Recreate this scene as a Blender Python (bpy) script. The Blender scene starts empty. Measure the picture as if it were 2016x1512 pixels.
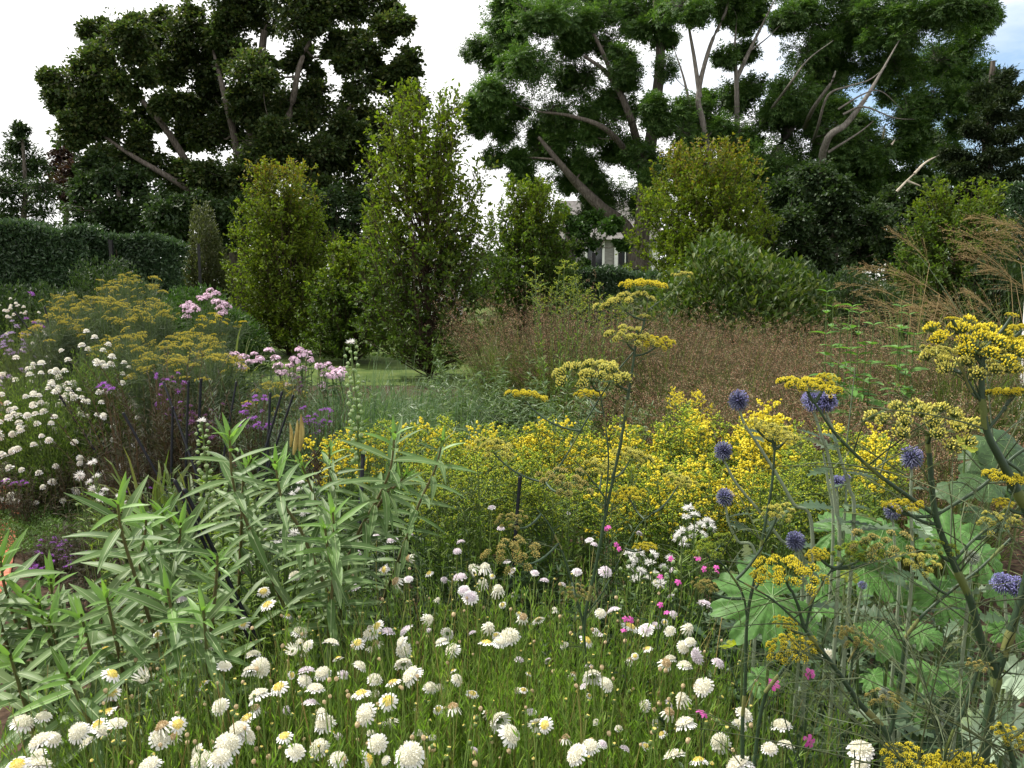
import bpy, math
import numpy as np
from mathutils import Matrix, Vector

SC = bpy.context.scene
COL = SC.collection
RAD = math.radians

# ------------------------------------------------------------------ camera
CAM = np.array([0.0, 0.0, 1.6])
FPX = 1645.0                                   # focal length in photo pixels (2016 wide)
PITCH = math.atan(196.0 / FPX)
cd = bpy.data.cameras.new('camera'); cam = bpy.data.objects.new('camera', cd); COL.objects.link(cam)
cd.sensor_width = 36.0; cd.lens = 36.0 * FPX / 2016.0; cd.clip_end = 2000.0; cd.clip_start = 0.02
cam.location = CAM; cam.rotation_euler = (math.pi / 2 - PITCH, 0, 0)
SC.camera = cam

# ------------------------------------------------------------------ sky, sun, exposure
SUN_EL, SUN_AZ = 52.0, -62.0                    # degrees; azimuth from +Y towards +X
w = bpy.data.worlds.new('World'); SC.world = w; w.use_nodes = True
nt = w.node_tree; nt.nodes.clear()
def wn(t, **k):
    n = nt.nodes.new(t)
    for a, b in k.items(): setattr(n, a, b)
    return n
sky = wn('ShaderNodeTexSky', sky_type='NISHITA', sun_disc=False, sun_elevation=RAD(SUN_EL), sun_rotation=RAD(SUN_AZ))
tc = wn('ShaderNodeTexCoord')
mp = wn('ShaderNodeMapping'); mp.inputs['Scale'].default_value = (1.5, 1.5, 4.0); mp.inputs['Location'].default_value = (0.3, 0.1, 0.4)
nz = wn('ShaderNodeTexNoise'); nz.inputs['Scale'].default_value = 2.2; nz.inputs['Detail'].default_value = 7.0; nz.inputs['Roughness'].default_value = 0.55
dp = wn('ShaderNodeVectorMath', operation='DOT_PRODUCT'); dp.inputs[1].default_value = (0.80, 0.55, 0.22)   # the clearer part of the sky
mr = wn('ShaderNodeMapRange'); mr.inputs['From Min'].default_value = 0.58; mr.inputs['From Max'].default_value = 0.88
mr.inputs['To Min'].default_value = 0.55; mr.inputs['To Max'].default_value = -0.06
ad = wn('ShaderNodeMath', operation='ADD')
cr = wn('ShaderNodeMapRange'); cr.inputs['From Min'].default_value = 0.38; cr.inputs['From Max'].default_value = 0.72
bg1 = wn('ShaderNodeBackground'); bg1.inputs['Strength'].default_value = 0.13
bg2 = wn('ShaderNodeBackground'); bg2.inputs['Color'].default_value = (1.0, 0.995, 0.985, 1); bg2.inputs['Strength'].default_value = 1.02
mx = wn('ShaderNodeMixShader'); out = wn('ShaderNodeOutputWorld')
L = nt.links.new
L(tc.outputs['Generated'], mp.inputs['Vector']); L(mp.outputs[0], nz.inputs['Vector'])
L(tc.outputs['Generated'], dp.inputs[0]); L(dp.outputs['Value'], mr.inputs['Value'])
L(nz.outputs['Fac'], ad.inputs[0]); L(mr.outputs[0], ad.inputs[1]); L(ad.outputs[0], cr.inputs['Value'])
L(sky.outputs[0], bg1.inputs['Color']); L(cr.outputs[0], mx.inputs['Fac'])
L(bg1.outputs[0], mx.inputs[1]); L(bg2.outputs[0], mx.inputs[2]); L(mx.outputs[0], out.inputs['Surface'])

sl = bpy.data.lights.new('sun', 'SUN'); sl.energy = 4.1; sl.angle = RAD(0.8); sl.color = (1.0, 0.95, 0.86)
so = bpy.data.objects.new('sun', sl); COL.objects.link(so)
sd = Vector((math.sin(RAD(SUN_AZ)) * math.cos(RAD(SUN_EL)), math.cos(RAD(SUN_AZ)) * math.cos(RAD(SUN_EL)), math.sin(RAD(SUN_EL))))
so.rotation_euler = (-sd).to_track_quat('-Z', 'Y').to_euler(); so.location = (0, 0, 60)
SC.view_settings.view_transform = 'Standard'; SC.view_settings.look = 'None'
SC.view_settings.exposure = 0.68; SC.view_settings.gamma = 1.0
SC.render.engine = 'CYCLES'
SC.cycles.max_bounces = 9; SC.cycles.diffuse_bounces = 5; SC.cycles.transmission_bounces = 5; SC.cycles.glossy_bounces = 2
SC.cycles.caustics_reflective = False; SC.cycles.caustics_refractive = False

# ------------------------------------------------------------------ pixel rays
SP, CP = math.sin(PITCH), math.cos(PITCH)
def ray(px, py):
    x = (px - 1008.0) / FPX; y = (756.0 - py) / FPX
    return np.array([x, y * SP + CP, y * CP - SP])
def P(px, py, d):                               # the point d metres ahead (along +Y) seen at that pixel
    r = ray(px, py); return CAM + r * (d / r[1])
def PZ(px, py, z):                              # the point at height z seen at that pixel
    r = ray(px, py); return CAM + r * ((z - CAM[2]) / r[2])
def PX(p):                                      # point -> photo pixel
    q = np.asarray(p) - CAM; yc = q[1] * SP + q[2] * CP; zc = q[1] * CP - q[2] * SP
    return 1008 + FPX * q[0] / zc, 756 - FPX * yc / zc

RNG = np.random.default_rng(11)
def U(a, b, n=None): return RNG.uniform(a, b, n)
def N3(n, s=1.0): return RNG.normal(0, s, (n, 3))
def unit(v):
    v = np.asarray(v, float); return v / np.maximum(np.linalg.norm(v, axis=-1, keepdims=True), 1e-9)
UP = np.array([0, 0, 1.0])

# ------------------------------------------------------------------ mesh builder
class MB:
    def __init__(s): s.V = []; s.F = []; s.n = 0
    def add(s, V, F, mat=0, smooth=False):      # F: (m,k) int array, or list of such
        V = np.asarray(V, float).reshape(-1, 3)
        for f in (F if isinstance(F, list) else [F]):
            f = np.asarray(f, np.int64)
            if f.size: s.F.append((f + s.n, mat, smooth))
        s.V.append(V); s.n += len(V); return s
    def mesh(s, name, mats, off=(0, 0, 0)):
        me = bpy.data.meshes.new(name)
        V = np.concatenate(s.V) - np.asarray(off, float) if s.V else np.zeros((0, 3))
        me.vertices.add(len(V)); me.vertices.foreach_set('co', V.astype(np.float32).ravel())
        if s.F:
            loops = np.concatenate([f.ravel() for f, _, _ in s.F])
            sizes = np.concatenate([np.full(len(f), f.shape[1]) for f, _, _ in s.F])
            mi = np.concatenate([np.full(len(f), m) for f, m, _ in s.F])
            sm = np.concatenate([np.full(len(f), k) for f, _, k in s.F])
            me.loops.add(len(loops)); me.loops.foreach_set('vertex_index', loops.astype(np.int32))
            me.polygons.add(len(sizes))
            st = np.concatenate([[0], np.cumsum(sizes)[:-1]])
            me.polygons.foreach_set('loop_start', st.astype(np.int32))
            me.polygons.foreach_set('material_index', mi.astype(np.int32))
            me.polygons.foreach_set('use_smooth', sm.astype(bool))
        for m in (mats if isinstance(mats, (list, tuple)) else [mats]): me.materials.append(m)
        me.update(calc_edges=True)
        return me
    def obj(s, name, mats, parent=None, off=None):
        if off is None: off = np.array(parent.location) if parent is not None and parent.parent is None else (0, 0, 0)
        o = bpy.data.objects.new(name, s.mesh(name, mats, off)); COL.objects.link(o)
        if parent is not None: o.parent = parent
        return o

def tag(o, label, cat, group=None, kind=None):
    if label: o['label'] = label
    if cat: o['category'] = cat
    if group: o['group'] = group
    if kind: o['kind'] = kind
    return o
def thing(name, label, cat, loc, group=None):
    o = bpy.data.objects.new(name, None); COL.objects.link(o)
    o.location = tuple(float(v) for v in loc); o.empty_display_size = 0.1
    return tag(o, label, cat, group)
def child(name, me, parent, loc, axis=(0, 0, 1), spin=None, s=1.0):      # loc in world; parent is a top-level Empty
    o = bpy.data.objects.new(name, me); COL.objects.link(o); o.parent = parent
    z = Vector(tuple(unit(axis))); q = Vector((0, 0, 1)).rotation_difference(z)
    R = q.to_matrix().to_4x4() @ Matrix.Rotation(U(0, 6.28) if spin is None else spin, 4, 'Z')
    o.matrix_basis = Matrix.Translation(Vector(tuple(np.asarray(loc) - np.array(parent.location)))) @ R @ Matrix.Scale(s, 4)
    return o
def subpart(name, me, parent):
    o = bpy.data.objects.new(name, me); COL.objects.link(o); o.parent = parent; return o

# ------------------------------------------------------------------ materials
def mat(name):
    m = bpy.data.materials.new(name); m.use_nodes = True; n = m.node_tree; n.nodes.clear(); return m, n
def nn(n, t, **k):
    x = n.nodes.new(t)
    for a, b in k.items(): setattr(x, a, b)
    return x
def ramp(n, cols):
    r = nn(n, 'ShaderNodeValToRGB'); e = r.color_ramp.elements
    pos = [i / max(1, len(cols) - 1) for i in range(len(cols))]
    while len(e) < len(cols): e.new(0.5)
    for i, c in enumerate(cols): e[i].position = pos[i]; e[i].color = (*c, 1)
    return r
def leafmat(name, cols, trans=0.3, rough=0.5, spec=0.25, under=None, noise=0.0, tcol=None):
    m, n = mat(name); g = nn(n, 'ShaderNodeNewGeometry'); r = ramp(n, cols)
    n.links.new(g.outputs['Random Per Island'], r.inputs['Fac'])
    c = r.outputs['Color']
    if noise:
        tx = nn(n, 'ShaderNodeTexCoord'); q = nn(n, 'ShaderNodeTexNoise'); q.inputs['Scale'].default_value = noise
        q.inputs['Detail'].default_value = 3
        n.links.new(tx.outputs['Object'], q.inputs['Vector'])
        mrn = nn(n, 'ShaderNodeMapRange'); mrn.inputs['From Min'].default_value = .3; mrn.inputs['From Max'].default_value = .7
        mrn.inputs['To Min'].default_value = .72; mrn.inputs['To Max'].default_value = 1.25
        n.links.new(q.outputs['Fac'], mrn.inputs['Value'])
        mm = nn(n, 'ShaderNodeVectorMath', operation='SCALE'); n.links.new(c, mm.inputs[0]); n.links.new(mrn.outputs[0], mm.inputs['Scale'])
        c = mm.outputs[0]
    if under:
        mixc = nn(n, 'ShaderNodeMix', data_type='RGBA'); n.links.new(g.outputs['Backfacing'], mixc.inputs[0])
        n.links.new(c, mixc.inputs[6]); mixc.inputs[7].default_value = (*under, 1); c = mixc.outputs[2]
    b = nn(n, 'ShaderNodeBsdfPrincipled'); n.links.new(c, b.inputs['Base Color'])
    b.inputs['Roughness'].default_value = rough; b.inputs['Specular IOR Level'].default_value = spec
    o = nn(n, 'ShaderNodeOutputMaterial')
    if trans > 0:
        t = nn(n, 'ShaderNodeBsdfTranslucent')
        hs = nn(n, 'ShaderNodeMix', data_type='RGBA', blend_type='MULTIPLY'); hs.inputs[0].default_value = 1.0
        n.links.new(c, hs.inputs[6]); hs.inputs[7].default_value = (*(tcol or (1.5, 1.6, 0.7)), 1)
        n.links.new(hs.outputs[2], t.inputs['Color'])
        x = nn(n, 'ShaderNodeMixShader'); x.inputs[0].default_value = trans
        n.links.new(b.outputs[0], x.inputs[1]); n.links.new(t.outputs[0], x.inputs[2]); n.links.new(x.outputs[0], o.inputs['Surface'])
    else: n.links.new(b.outputs[0], o.inputs['Surface'])
    return m
def surf(name, c1, c2, scale=8, rough=0.8, spec=0.2, bump=0.0, detail=6, stretch=None):
    m, n = mat(name); tx = nn(n, 'ShaderNodeTexCoord'); q = nn(n, 'ShaderNodeTexNoise')
    q.inputs['Scale'].default_value = scale; q.inputs['Detail'].default_value = detail
    v = tx.outputs['Object']
    if stretch:
        mpn = nn(n, 'ShaderNodeMapping'); mpn.inputs['Scale'].default_value = stretch; n.links.new(v, mpn.inputs['Vector']); v = mpn.outputs[0]
    n.links.new(v, q.inputs['Vector']); r = ramp(n, [c1, c2]); r.color_ramp.elements[0].position = .35; r.color_ramp.elements[1].position = .68
    n.links.new(q.outputs['Fac'], r.inputs['Fac']); b = nn(n, 'ShaderNodeBsdfPrincipled')
    n.links.new(r.outputs[0], b.inputs['Base Color']); b.inputs['Roughness'].default_value = rough; b.inputs['Specular IOR Level'].default_value = spec
    if bump:
        bp = nn(n, 'ShaderNodeBump'); bp.inputs['Strength'].default_value = bump; bp.inputs['Distance'].default_value = 0.02
        n.links.new(q.outputs['Fac'], bp.inputs['Height']); n.links.new(bp.outputs[0], b.inputs['Normal'])
    o = nn(n, 'ShaderNodeOutputMaterial'); n.links.new(b.outputs[0], o.inputs['Surface']); return m

M = {}
M['bark'] = surf('bark', (.06, .05, .04), (.16, .14, .12), 6, .9, .1, .6, stretch=(4, 4, .8))
M['bark_pale'] = surf('pale_bark', (.10, .09, .078), (.20, .185, .16), 7, .85, .15, .5, stretch=(3, 3, 1))
M['bark_dead'] = surf('dead_wood', (.36, .31, .24), (.55, .49, .4), 7, .85, .15, .3)
M['bark_twig'] = surf('twig_bark', (.035, .025, .018), (.085, .06, .042), 12, .9, .1)
M['maple'] = leafmat('maple_leaves', [(.026, .048, .014), (.040, .068, .020), (.052, .080, .024), (.078, .086, .026)], .34, .5, .3, noise=.35)
M['ash'] = leafmat('ash_leaves', [(.028, .066, .015), (.046, .10, .021), (.062, .125, .028), (.10, .16, .038)], .36, .5, .3, noise=.3)
M['under'] = leafmat('understory_leaves', [(.017, .036, .013), (.030, .056, .018), (.046, .076, .024)], .28, .55, .25, noise=.5)
M['mid'] = leafmat('mid_green_leaves', [(.025, .06, .012), (.04, .09, .018), (.06, .12, .025)], .3, .5, .25, noise=.5)
M['copper'] = leafmat('copper_leaves', [(.025, .012, .012), (.045, .02, .016), (.03, .03, .014)], .25, .5, .25)
M['cedar'] = leafmat('cedar_needles', [(.014, .026, .012), (.024, .042, .016), (.04, .055, .02)], .15, .6, .2, noise=.5)
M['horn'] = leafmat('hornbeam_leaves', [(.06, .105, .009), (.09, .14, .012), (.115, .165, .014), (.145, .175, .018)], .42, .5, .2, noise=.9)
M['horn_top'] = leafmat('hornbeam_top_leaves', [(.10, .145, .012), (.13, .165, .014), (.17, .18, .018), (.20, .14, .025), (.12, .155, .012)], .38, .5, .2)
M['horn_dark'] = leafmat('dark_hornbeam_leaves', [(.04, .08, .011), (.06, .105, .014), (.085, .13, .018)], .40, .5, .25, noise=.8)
M['privet'] = leafmat('privet_leaves', [(.025, .055, .022), (.04, .08, .034), (.07, .115, .05)], .2, .4, .45, noise=.6)
M['olive'] = leafmat('olive_shrub_leaves', [(.045, .06, .022), (.07, .085, .032), (.10, .11, .05)], .3, .5, .3)
M['mock'] = leafmat('dome_shrub_leaves', [(.028, .058, .009), (.042, .078, .012), (.06, .10, .016), (.12, .145, .04)], .32, .5, .25, noise=.9)

# ------------------------------------------------------------------ shapes
def tubes(mb, Pn, R, sides=4, mat=0):           # Pn (N,K,3), R (N,K) or (K,)
    Pn = np.asarray(Pn, float)
    if Pn.ndim == 2: Pn = Pn[None]
    n, k, _ = Pn.shape; R = np.broadcast_to(np.asarray(R, float), (n, k))
    T = unit(np.gradient(Pn, axis=1)); ref = np.where(np.abs(T[..., 2:3]) > .9, np.array([1., .13, 0]), np.array([.0, .13, 1.]))
    A = unit(np.cross(T, ref)); B = np.cross(T, A); a = np.arange(sides) * 2 * np.pi / sides
    V = Pn[:, :, None, :] + R[:, :, None, None] * (np.cos(a)[:, None] * A[:, :, None, :] + np.sin(a)[:, None] * B[:, :, None, :])
    idx = np.arange(n * k * sides).reshape(n, k, sides)
    q = np.stack([idx[:, :-1, :], np.roll(idx, -1, 2)[:, :-1, :], np.roll(idx, -1, 2)[:, 1:, :], idx[:, 1:, :]], -1).reshape(-1, 4)
    mb.add(V, q, mat, True)
def ribbons(mb, Pn, W, side, mat=0):            # grass blades
    n, k, _ = Pn.shape; W = np.broadcast_to(W, (n, k)); S = side[:, None, :] * W[..., None] * .5
    V = np.stack([Pn - S, Pn + S], 2); idx = np.arange(n * k * 2).reshape(n, k, 2)
    q = np.stack([idx[:, :-1, 0], idx[:, :-1, 1], idx[:, 1:, 1], idx[:, 1:, 0]], -1).reshape(-1, 4)
    mb.add(V, q, mat)
def bez(a, b, c, k):                            # (N,3)x3 -> (N,k,3)
    t = np.linspace(0, 1, k)[None, :, None]; a, b, c = [np.asarray(x, float).reshape(-1, 1, 3) for x in (a, b, c)]
    return (1 - t) ** 2 * a + 2 * t * (1 - t) * b + t * t * c
def catmull(pts, per=5):
    p = np.asarray(pts, float); q = np.vstack([2 * p[0] - p[1], p, 2 * p[-1] - p[-2]]); o = []
    for i in range(1, len(q) - 2):
        for t in np.linspace(0, 1, per, endpoint=False):
            o.append(.5 * (2 * q[i] + (q[i + 1] - q[i - 1]) * t + (2 * q[i - 1] - 5 * q[i] + 4 * q[i + 1] - q[i + 2]) * t * t + (3 * q[i] - q[i - 1] - 3 * q[i + 1] + q[i + 2]) * t ** 3))
    o.append(p[-1]); return np.array(o)
def limb(mb, pts, r0, r1, sides=7, per=5, mat=0):
    c = catmull(pts, per) if len(pts) > 2 else np.linspace(pts[0], pts[1], per)
    tubes(mb, c, np.linspace(r0, r1, len(c)), sides, mat); return c

def T_rhomb(w=.45, fold=.12):                   # four-point folded leaf
    return np.array([[0, 0, 0], [w / 2, .45, fold], [0, 1, 0], [-w / 2, .45, fold]]), [np.array([[0, 1, 2], [0, 2, 3]])]
def T_leaf(w=.3, rows=5, fold=.06, curl=.15, peak=.42, wave=0.0):       # longer leaf with a midrib fold and a droop
    t = np.linspace(0, 1, rows); hw = w / 2 * np.sin(np.pi * t ** (math.log(.5) / math.log(peak))) ** .85 + .004
    z = -curl * t * t; y = t * (1 - .25 * curl)
    V = np.zeros((rows, 3, 3)); V[:, 1] = np.stack([0 * t, y, z], -1)
    wv = wave * np.sin(t * 14)
    V[:, 0] = np.stack([-hw, y, z + fold * hw / (w / 2 + 1e-6) + wv * hw], -1); V[:, 2] = np.stack([hw, y, z + fold * hw / (w / 2 + 1e-6) - wv * hw], -1)
    i = np.arange(rows * 3).reshape(rows, 3)
    q = np.concatenate([np.stack([i[:-1, c], i[:-1, c + 1], i[1:, c + 1], i[1:, c]], -1) for c in (0, 1)])
    return V.reshape(-1, 3), [q]
def T_pinnate(pairs=3, w=.3, ll=.42):           # a compound leaf: leaflets along one stalk
    tv, tf = T_rhomb(w, .06); Vs, Fs, n = [], [], 0
    def put(y, ang, s):
        nonlocal n
        c, sn = math.cos(ang), math.sin(ang); v = tv * s
        Vs.append(np.stack([v[:, 0] * c + v[:, 1] * sn, y - v[:, 0] * sn + v[:, 1] * c, v[:, 2] - .25 * np.hypot(v[:, 0], v[:, 1])], -1)); Fs.append(tf[0] + n); n += len(tv)
    for i in range(pairs):
        y = .18 + .55 * i / max(1, pairs - 1)
        for sg in (-1, 1): put(y, sg * 1.0, ll * (1 - .12 * i))
    put(.7, 0, ll); return np.concatenate(Vs), [np.concatenate(Fs)]
def scatter(mb, T, pos, d, nrm, s, mat=0, smooth=False):
    tv, tf = T; pos = np.asarray(pos, float); n = len(pos)
    if n == 0: return
    d = unit(np.broadcast_to(d, (n, 3))); sd_ = unit(np.cross(d, np.broadcast_to(nrm, (n, 3)) + 1e-4)); up = np.cross(sd_, d)
    s = np.broadcast_to(np.asarray(s, float), (n,))[:, None, None]
    V = pos[:, None, :] + s * (tv[None, :, 0:1] * sd_[:, None] + tv[None, :, 1:2] * d[:, None] + tv[None, :, 2:3] * up[:, None])
    off = (np.arange(n) * len(tv))[:, None, None]
    mb.add(V, [(f[None] + off).reshape(-1, f.shape[1]) for f in tf], mat, smooth)
def rand_in(n, p=3.0):                          # points in the unit ball, denser to the shell
    v = unit(N3(n)); return v * (U(0, 1, n) ** (1 / p))[:, None]

# ------------------------------------------------------------------ ground
def plane(name, pts, z, m, label=None, kind='structure'):
    mb = MB(); mb.add([(x, y, z) for x, y in pts], np.array([list(range(len(pts)))])); o = mb.obj(name, m)
    o['kind'] = kind; return o
M['soil'] = surf('mulch', (.022, .014, .009), (.085, .055, .036), 26, .95, .1, .8, 10)
M['lawn'] = surf('lawn', (.05, .085, .018), (.10, .135, .035), 3, .9, .1, .3, 9)
plane('ground', [(-400, -60), (400, -60), (400, 700), (-400, 700)], 0.0, M['soil'])
plane('lawn', [(-60, 13.2), (60, 13.2), (60, 200), (-60, 200)], 0.004, M['lawn'])

# brick path along the left edge of the bed: bricks laid one by one in a running bond
M['brick'] = leafmat('brick', [(.33, .095, .055), (.42, .14, .08), (.48, .18, .11), (.36, .13, .09)], 0, .9, .15, noise=14)
M['mortar'] = surf('mortar', (.10, .08, .06), (.22, .18, .14), 40, .95, .1)
def brick_path():
    e0 = np.array([-1.22, 1.6]); e1 = np.array([-3.66, 6.1]); u = unit(e1 - e0); v = np.array([-u[1], u[0]])
    mb = MB(); ln = 12.0; q = [e0, e0 + u * ln, e0 + u * ln + v * 1.5, e0 + v * 1.5]
    plane('path_base', [tuple(x) for x in q], .004, M['mortar'])
    for r in range(int(ln / .105)):
        for c in range(-1, 7):
            x0 = c * .213 + (.106 if r % 2 else 0); y0 = r * .105
            a, b = max(x0, 0.0), min(x0 + .2, 1.5)
            if b - a < .03: continue
            j = U(-.004, .004, 2); z = .022 + U(-.004, .005); g = .007
            cs = [e0 + u * (y0 + dy + j[0]) + v * (xx + j[1] * .5) for xx, dy in ((a, 0), (b, 0), (b, .095), (a, .095))]
            ci = [e0 + u * (y0 + dy + j[0]) + v * (xx + j[1] * .5) for xx, dy in ((a + g, g), (b - g, g), (b - g, .095 - g), (a + g, .095 - g))]
            V = [(*p, .005) for p in cs] + [(*p, z - .006) for p in cs] + [(*p, z) for p in ci]
            f = [[i, (i + 1) % 4, 4 + (i + 1) % 4, 4 + i] for i in range(4)] + [[4 + i, 4 + (i + 1) % 4, 8 + (i + 1) % 4, 8 + i] for i in range(4)] + [[8, 9, 10, 11]]
            mb.add(V, np.array(f))
    o = mb.obj('brick_path', M['brick']); o['kind'] = 'structure'
brick_path()

# ------------------------------------------------------------------ trees
def tree(name, label, cat, base, trunk, r0, puffs, leafm, T, size, twigs, leaves, bark='bark', limbs=(), layer=.5, group=None, sig=.2, dirmix=(.6, .8, .25), shell=2.6, rt=.3):
    root = thing(name, label, cat, base, group); mb = MB(); nodes, rad = [], []
    def addpath(pts, ra, rb, sides=7):
        c = limb(mb, pts, ra, rb, sides); nodes.extend(c); rad.extend(np.linspace(ra, rb, len(c)))
    addpath(trunk, r0, r0 * rt, 9)
    for pts, ra, rb in limbs: addpath(pts, ra, rb)
    order = sorted(range(len(puffs)), key=lambda i: min(np.linalg.norm(np.array(nodes) - puffs[i][0], axis=1)))
    tp, tc_, tr = [], [], []
    for i in order:
        c, r = puffs[i]; nd = np.array(nodes); dist = np.linalg.norm(nd - c, axis=1) + .9 * np.maximum(0, nd[:, 2] - c[2] + .3)
        j = int(np.argmin(dist)); a = nd[j]; dd = np.linalg.norm(c - a)
        if dd > .25:
            mid = (a + c) / 2 + N3(1, .09 * dd)[0] + np.array([0, 0, -.06 * dd])
            ra = min(rad[j] * .7, .03 + .014 * dd)
            addpath([a, mid, c], ra, max(.016, ra * .4), 5)
        k = max(4, int(twigs * (.6 + .8 * U(0, 1)))); v = rand_in(k, shell) * U(.7, 1.3, (k, 1)); pp = c + v * r * np.array([1, 1, .85])
        st = c + (pp - c) * .12; md = (st + pp) / 2 + N3(k, .1 * r); tubes(mb, bez(st, md, pp, 4), np.linspace(.014, .004, 4), 3, 0)
        tp.append(pp); tc_.append(st); tr.append(np.full(k, r))
    tp, tc_, tr = np.concatenate(tp), np.concatenate(tc_), np.concatenate(tr)
    lp = np.repeat(tp, leaves, 0); lc = np.repeat(tc_, leaves, 0); lr = np.repeat(tr, leaves)
    n = len(lp); t = U(.45, 1.04, (n, 1)); pos = lc * (1 - t) + lp * t + N3(n) * (sig * np.minimum(lr, 1.1) * (1.25 - .75 * t[:, 0]))[:, None] * np.array([1, 1, layer])
    d = unit(pos - lc) * dirmix[0] + N3(n, 1) * dirmix[1] * .5 - UP * dirmix[2]
    nr = UP + N3(n, .45); cm = MB(); scatter(cm, T, pos, d, nr, size * U(.7, 1.25, n))
    mb.obj('trunk', M[bark], root); cm.obj('crown', leafm, root); return root
def puffs_px(lst, d, dj=2.2, split=0):
    o = []
    for q in lst:
        x, y, r = q[:3]; dd = d + (q[3] if len(q) > 3 else U(-dj, dj)); c, R_ = P(x, y, dd), r / FPX * dd
        if split and r > 24:                    # break each mass of the crown into uneven boughs
            o.append((c + N3(1, .10)[0] * R_, R_ * .92))
            for k in range(split): v = unit(N3(1))[0] * np.array([1, 1, .8]); o.append((c + v * R_ * U(.65, 1.0), R_ * U(.34, .56)))
        else: o.append((c, R_))
    return o
def base_of(px, d): p = P(px, 560, d); return np.array([p[0], p[1], 0.0])
T4 = T_rhomb(.75, .1); TL = T_rhomb(.42, .08); TP = T_pinnate(3, .34, .42)
# big maple, left
D = 32.0; b = base_of(470, D)
mp_p = [(150,165,48),(122,195,34),(185,130,48),(205,75,36),(252,70,52),(305,62,52),(370,52,55),(235,150,56),(300,130,50),(160,235,42),(215,245,52),(135,262,34),
 (275,225,52),(385,120,52),(452,62,62),(425,195,56),(262,300,52),(190,305,44),(520,42,58),(590,32,55),(660,25,55),(735,18,52),(780,62,36),(500,150,60),(560,205,64),
 (590,120,42),(480,265,64),(640,215,62),(705,150,52),(722,92,42),(762,160,42),(800,178,34),(785,225,36),(720,228,55),(690,290,58),(610,300,66),(550,330,66),(460,345,66),
 (390,345,62),(330,355,52),(640,370,58),(700,390,55),(520,410,60),(440,420,60),(340,200,40),(395,275,44),(560,-20,60),(650,-40,60),(460,-10,55),(745,320,48),(800,120,30),(500,215,50),(430,260,50),(560,270,50),(640,310,56),(520,300,56),(380,240,46),(330,140,44),(470,110,46),(700,260,50),(660,90,44),(820,205,22),(105,185,18),(175,195,40)]
lb = [([b + [0, 0, 1.2], P(420, 420, D), P(350, 290, D - 1), P(290, 210, D - 1.5), P(230, 150, D - 1)], .2, .05),
      ([b + [0, 0, 1.8], P(470, 330, D), P(440, 180, D - .5), P(420, 100, D)], .2, .05),
      ([P(470, 400, D), P(560, 250, D - 1), P(590, 130, D - 1.5), P(620, 60, D - 1)], .17, .05),
      ([P(485, 390, D), P(620, 300, D), P(700, 200, D + .5), P(760, 150, D)], .15, .04),
      ([P(455, 430, D), P(350, 360, D - 1.5), P(250, 300, D - 1.5), P(180, 250, D - 1)], .15, .04)]
tree('maple_tree', 'large dark green maple with spreading limbs against the white sky', 'tree', b, [b, P(470, 470, D), P(478, 380, D), P(500, 240, D), P(520, 60, D)], .42,
     puffs_px(mp_p, D, split=3), M['maple'], T4, .145, 60, 24, 'bark', lb, layer=.5, sig=.27, dirmix=(.7, .9, .15))
# dark trees under and beside the maple
def small_tree(name, label, px, d, lst, m, size=.14, twigs=30, leaves=16, T=T4, r0=.18, bark='bark', **k):
    b = base_of(px, d); top = min(q[1] for q in lst) + 25
    return tree(name, label, 'tree', b, [b, P(px, 470, d), P(px + 5, (470 + top) / 2, d), P(px, top, d)], r0, puffs_px(lst, d, k.pop('dj', 1.2)), m, T, size, twigs, leaves, bark, **k)
small_tree('pine_tree', 'small dark pine-like tree with a pointed top at the far left edge', 45, 36, [(40,255,16),(38,285,28),(20,320,36),(62,325,34),(40,360,44),(-5,370,44),(85,370,38),(30,415,50),(90,420,40),(-20,430,50)], M['under'], .17, 60, 20, TL)
small_tree('copper_beech', 'reddish dark copper-leaved tree between the pine and the maple', 128, 42, [(128,305,26),(110,335,30),(146,335,28),(125,370,36),(150,400,36)], M['copper'], .17, 55, 18)
small_tree('understory_tree', 'dark bushy tree under the left side of the big maple', 230, 29, [(180,330,34),(170,372,40),(215,350,44),(262,365,44),(195,415,50),(250,420,52),(310,405,46),(160,455,46),(225,465,50),(290,460,50)], M['under'], .14, 62, 26)
small_tree('understory_tree', 'dark bushy tree below the middle of the big maple', 400, 28, [(330,420,44),(380,405,46),(350,460,50),(420,440,52),(470,420,44),(480,470,50),(300,470,40)], M['under'], .14, 62, 26)
small_tree('understory_tree', 'dark bushy tree behind the gap between the two left hornbeams', 660, 28, [(570,430,48),(640,440,50),(700,440,46),(640,390,46),(690,480,46),(600,490,46),(720,400,40)], M['under'], .14, 60, 26)
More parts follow.
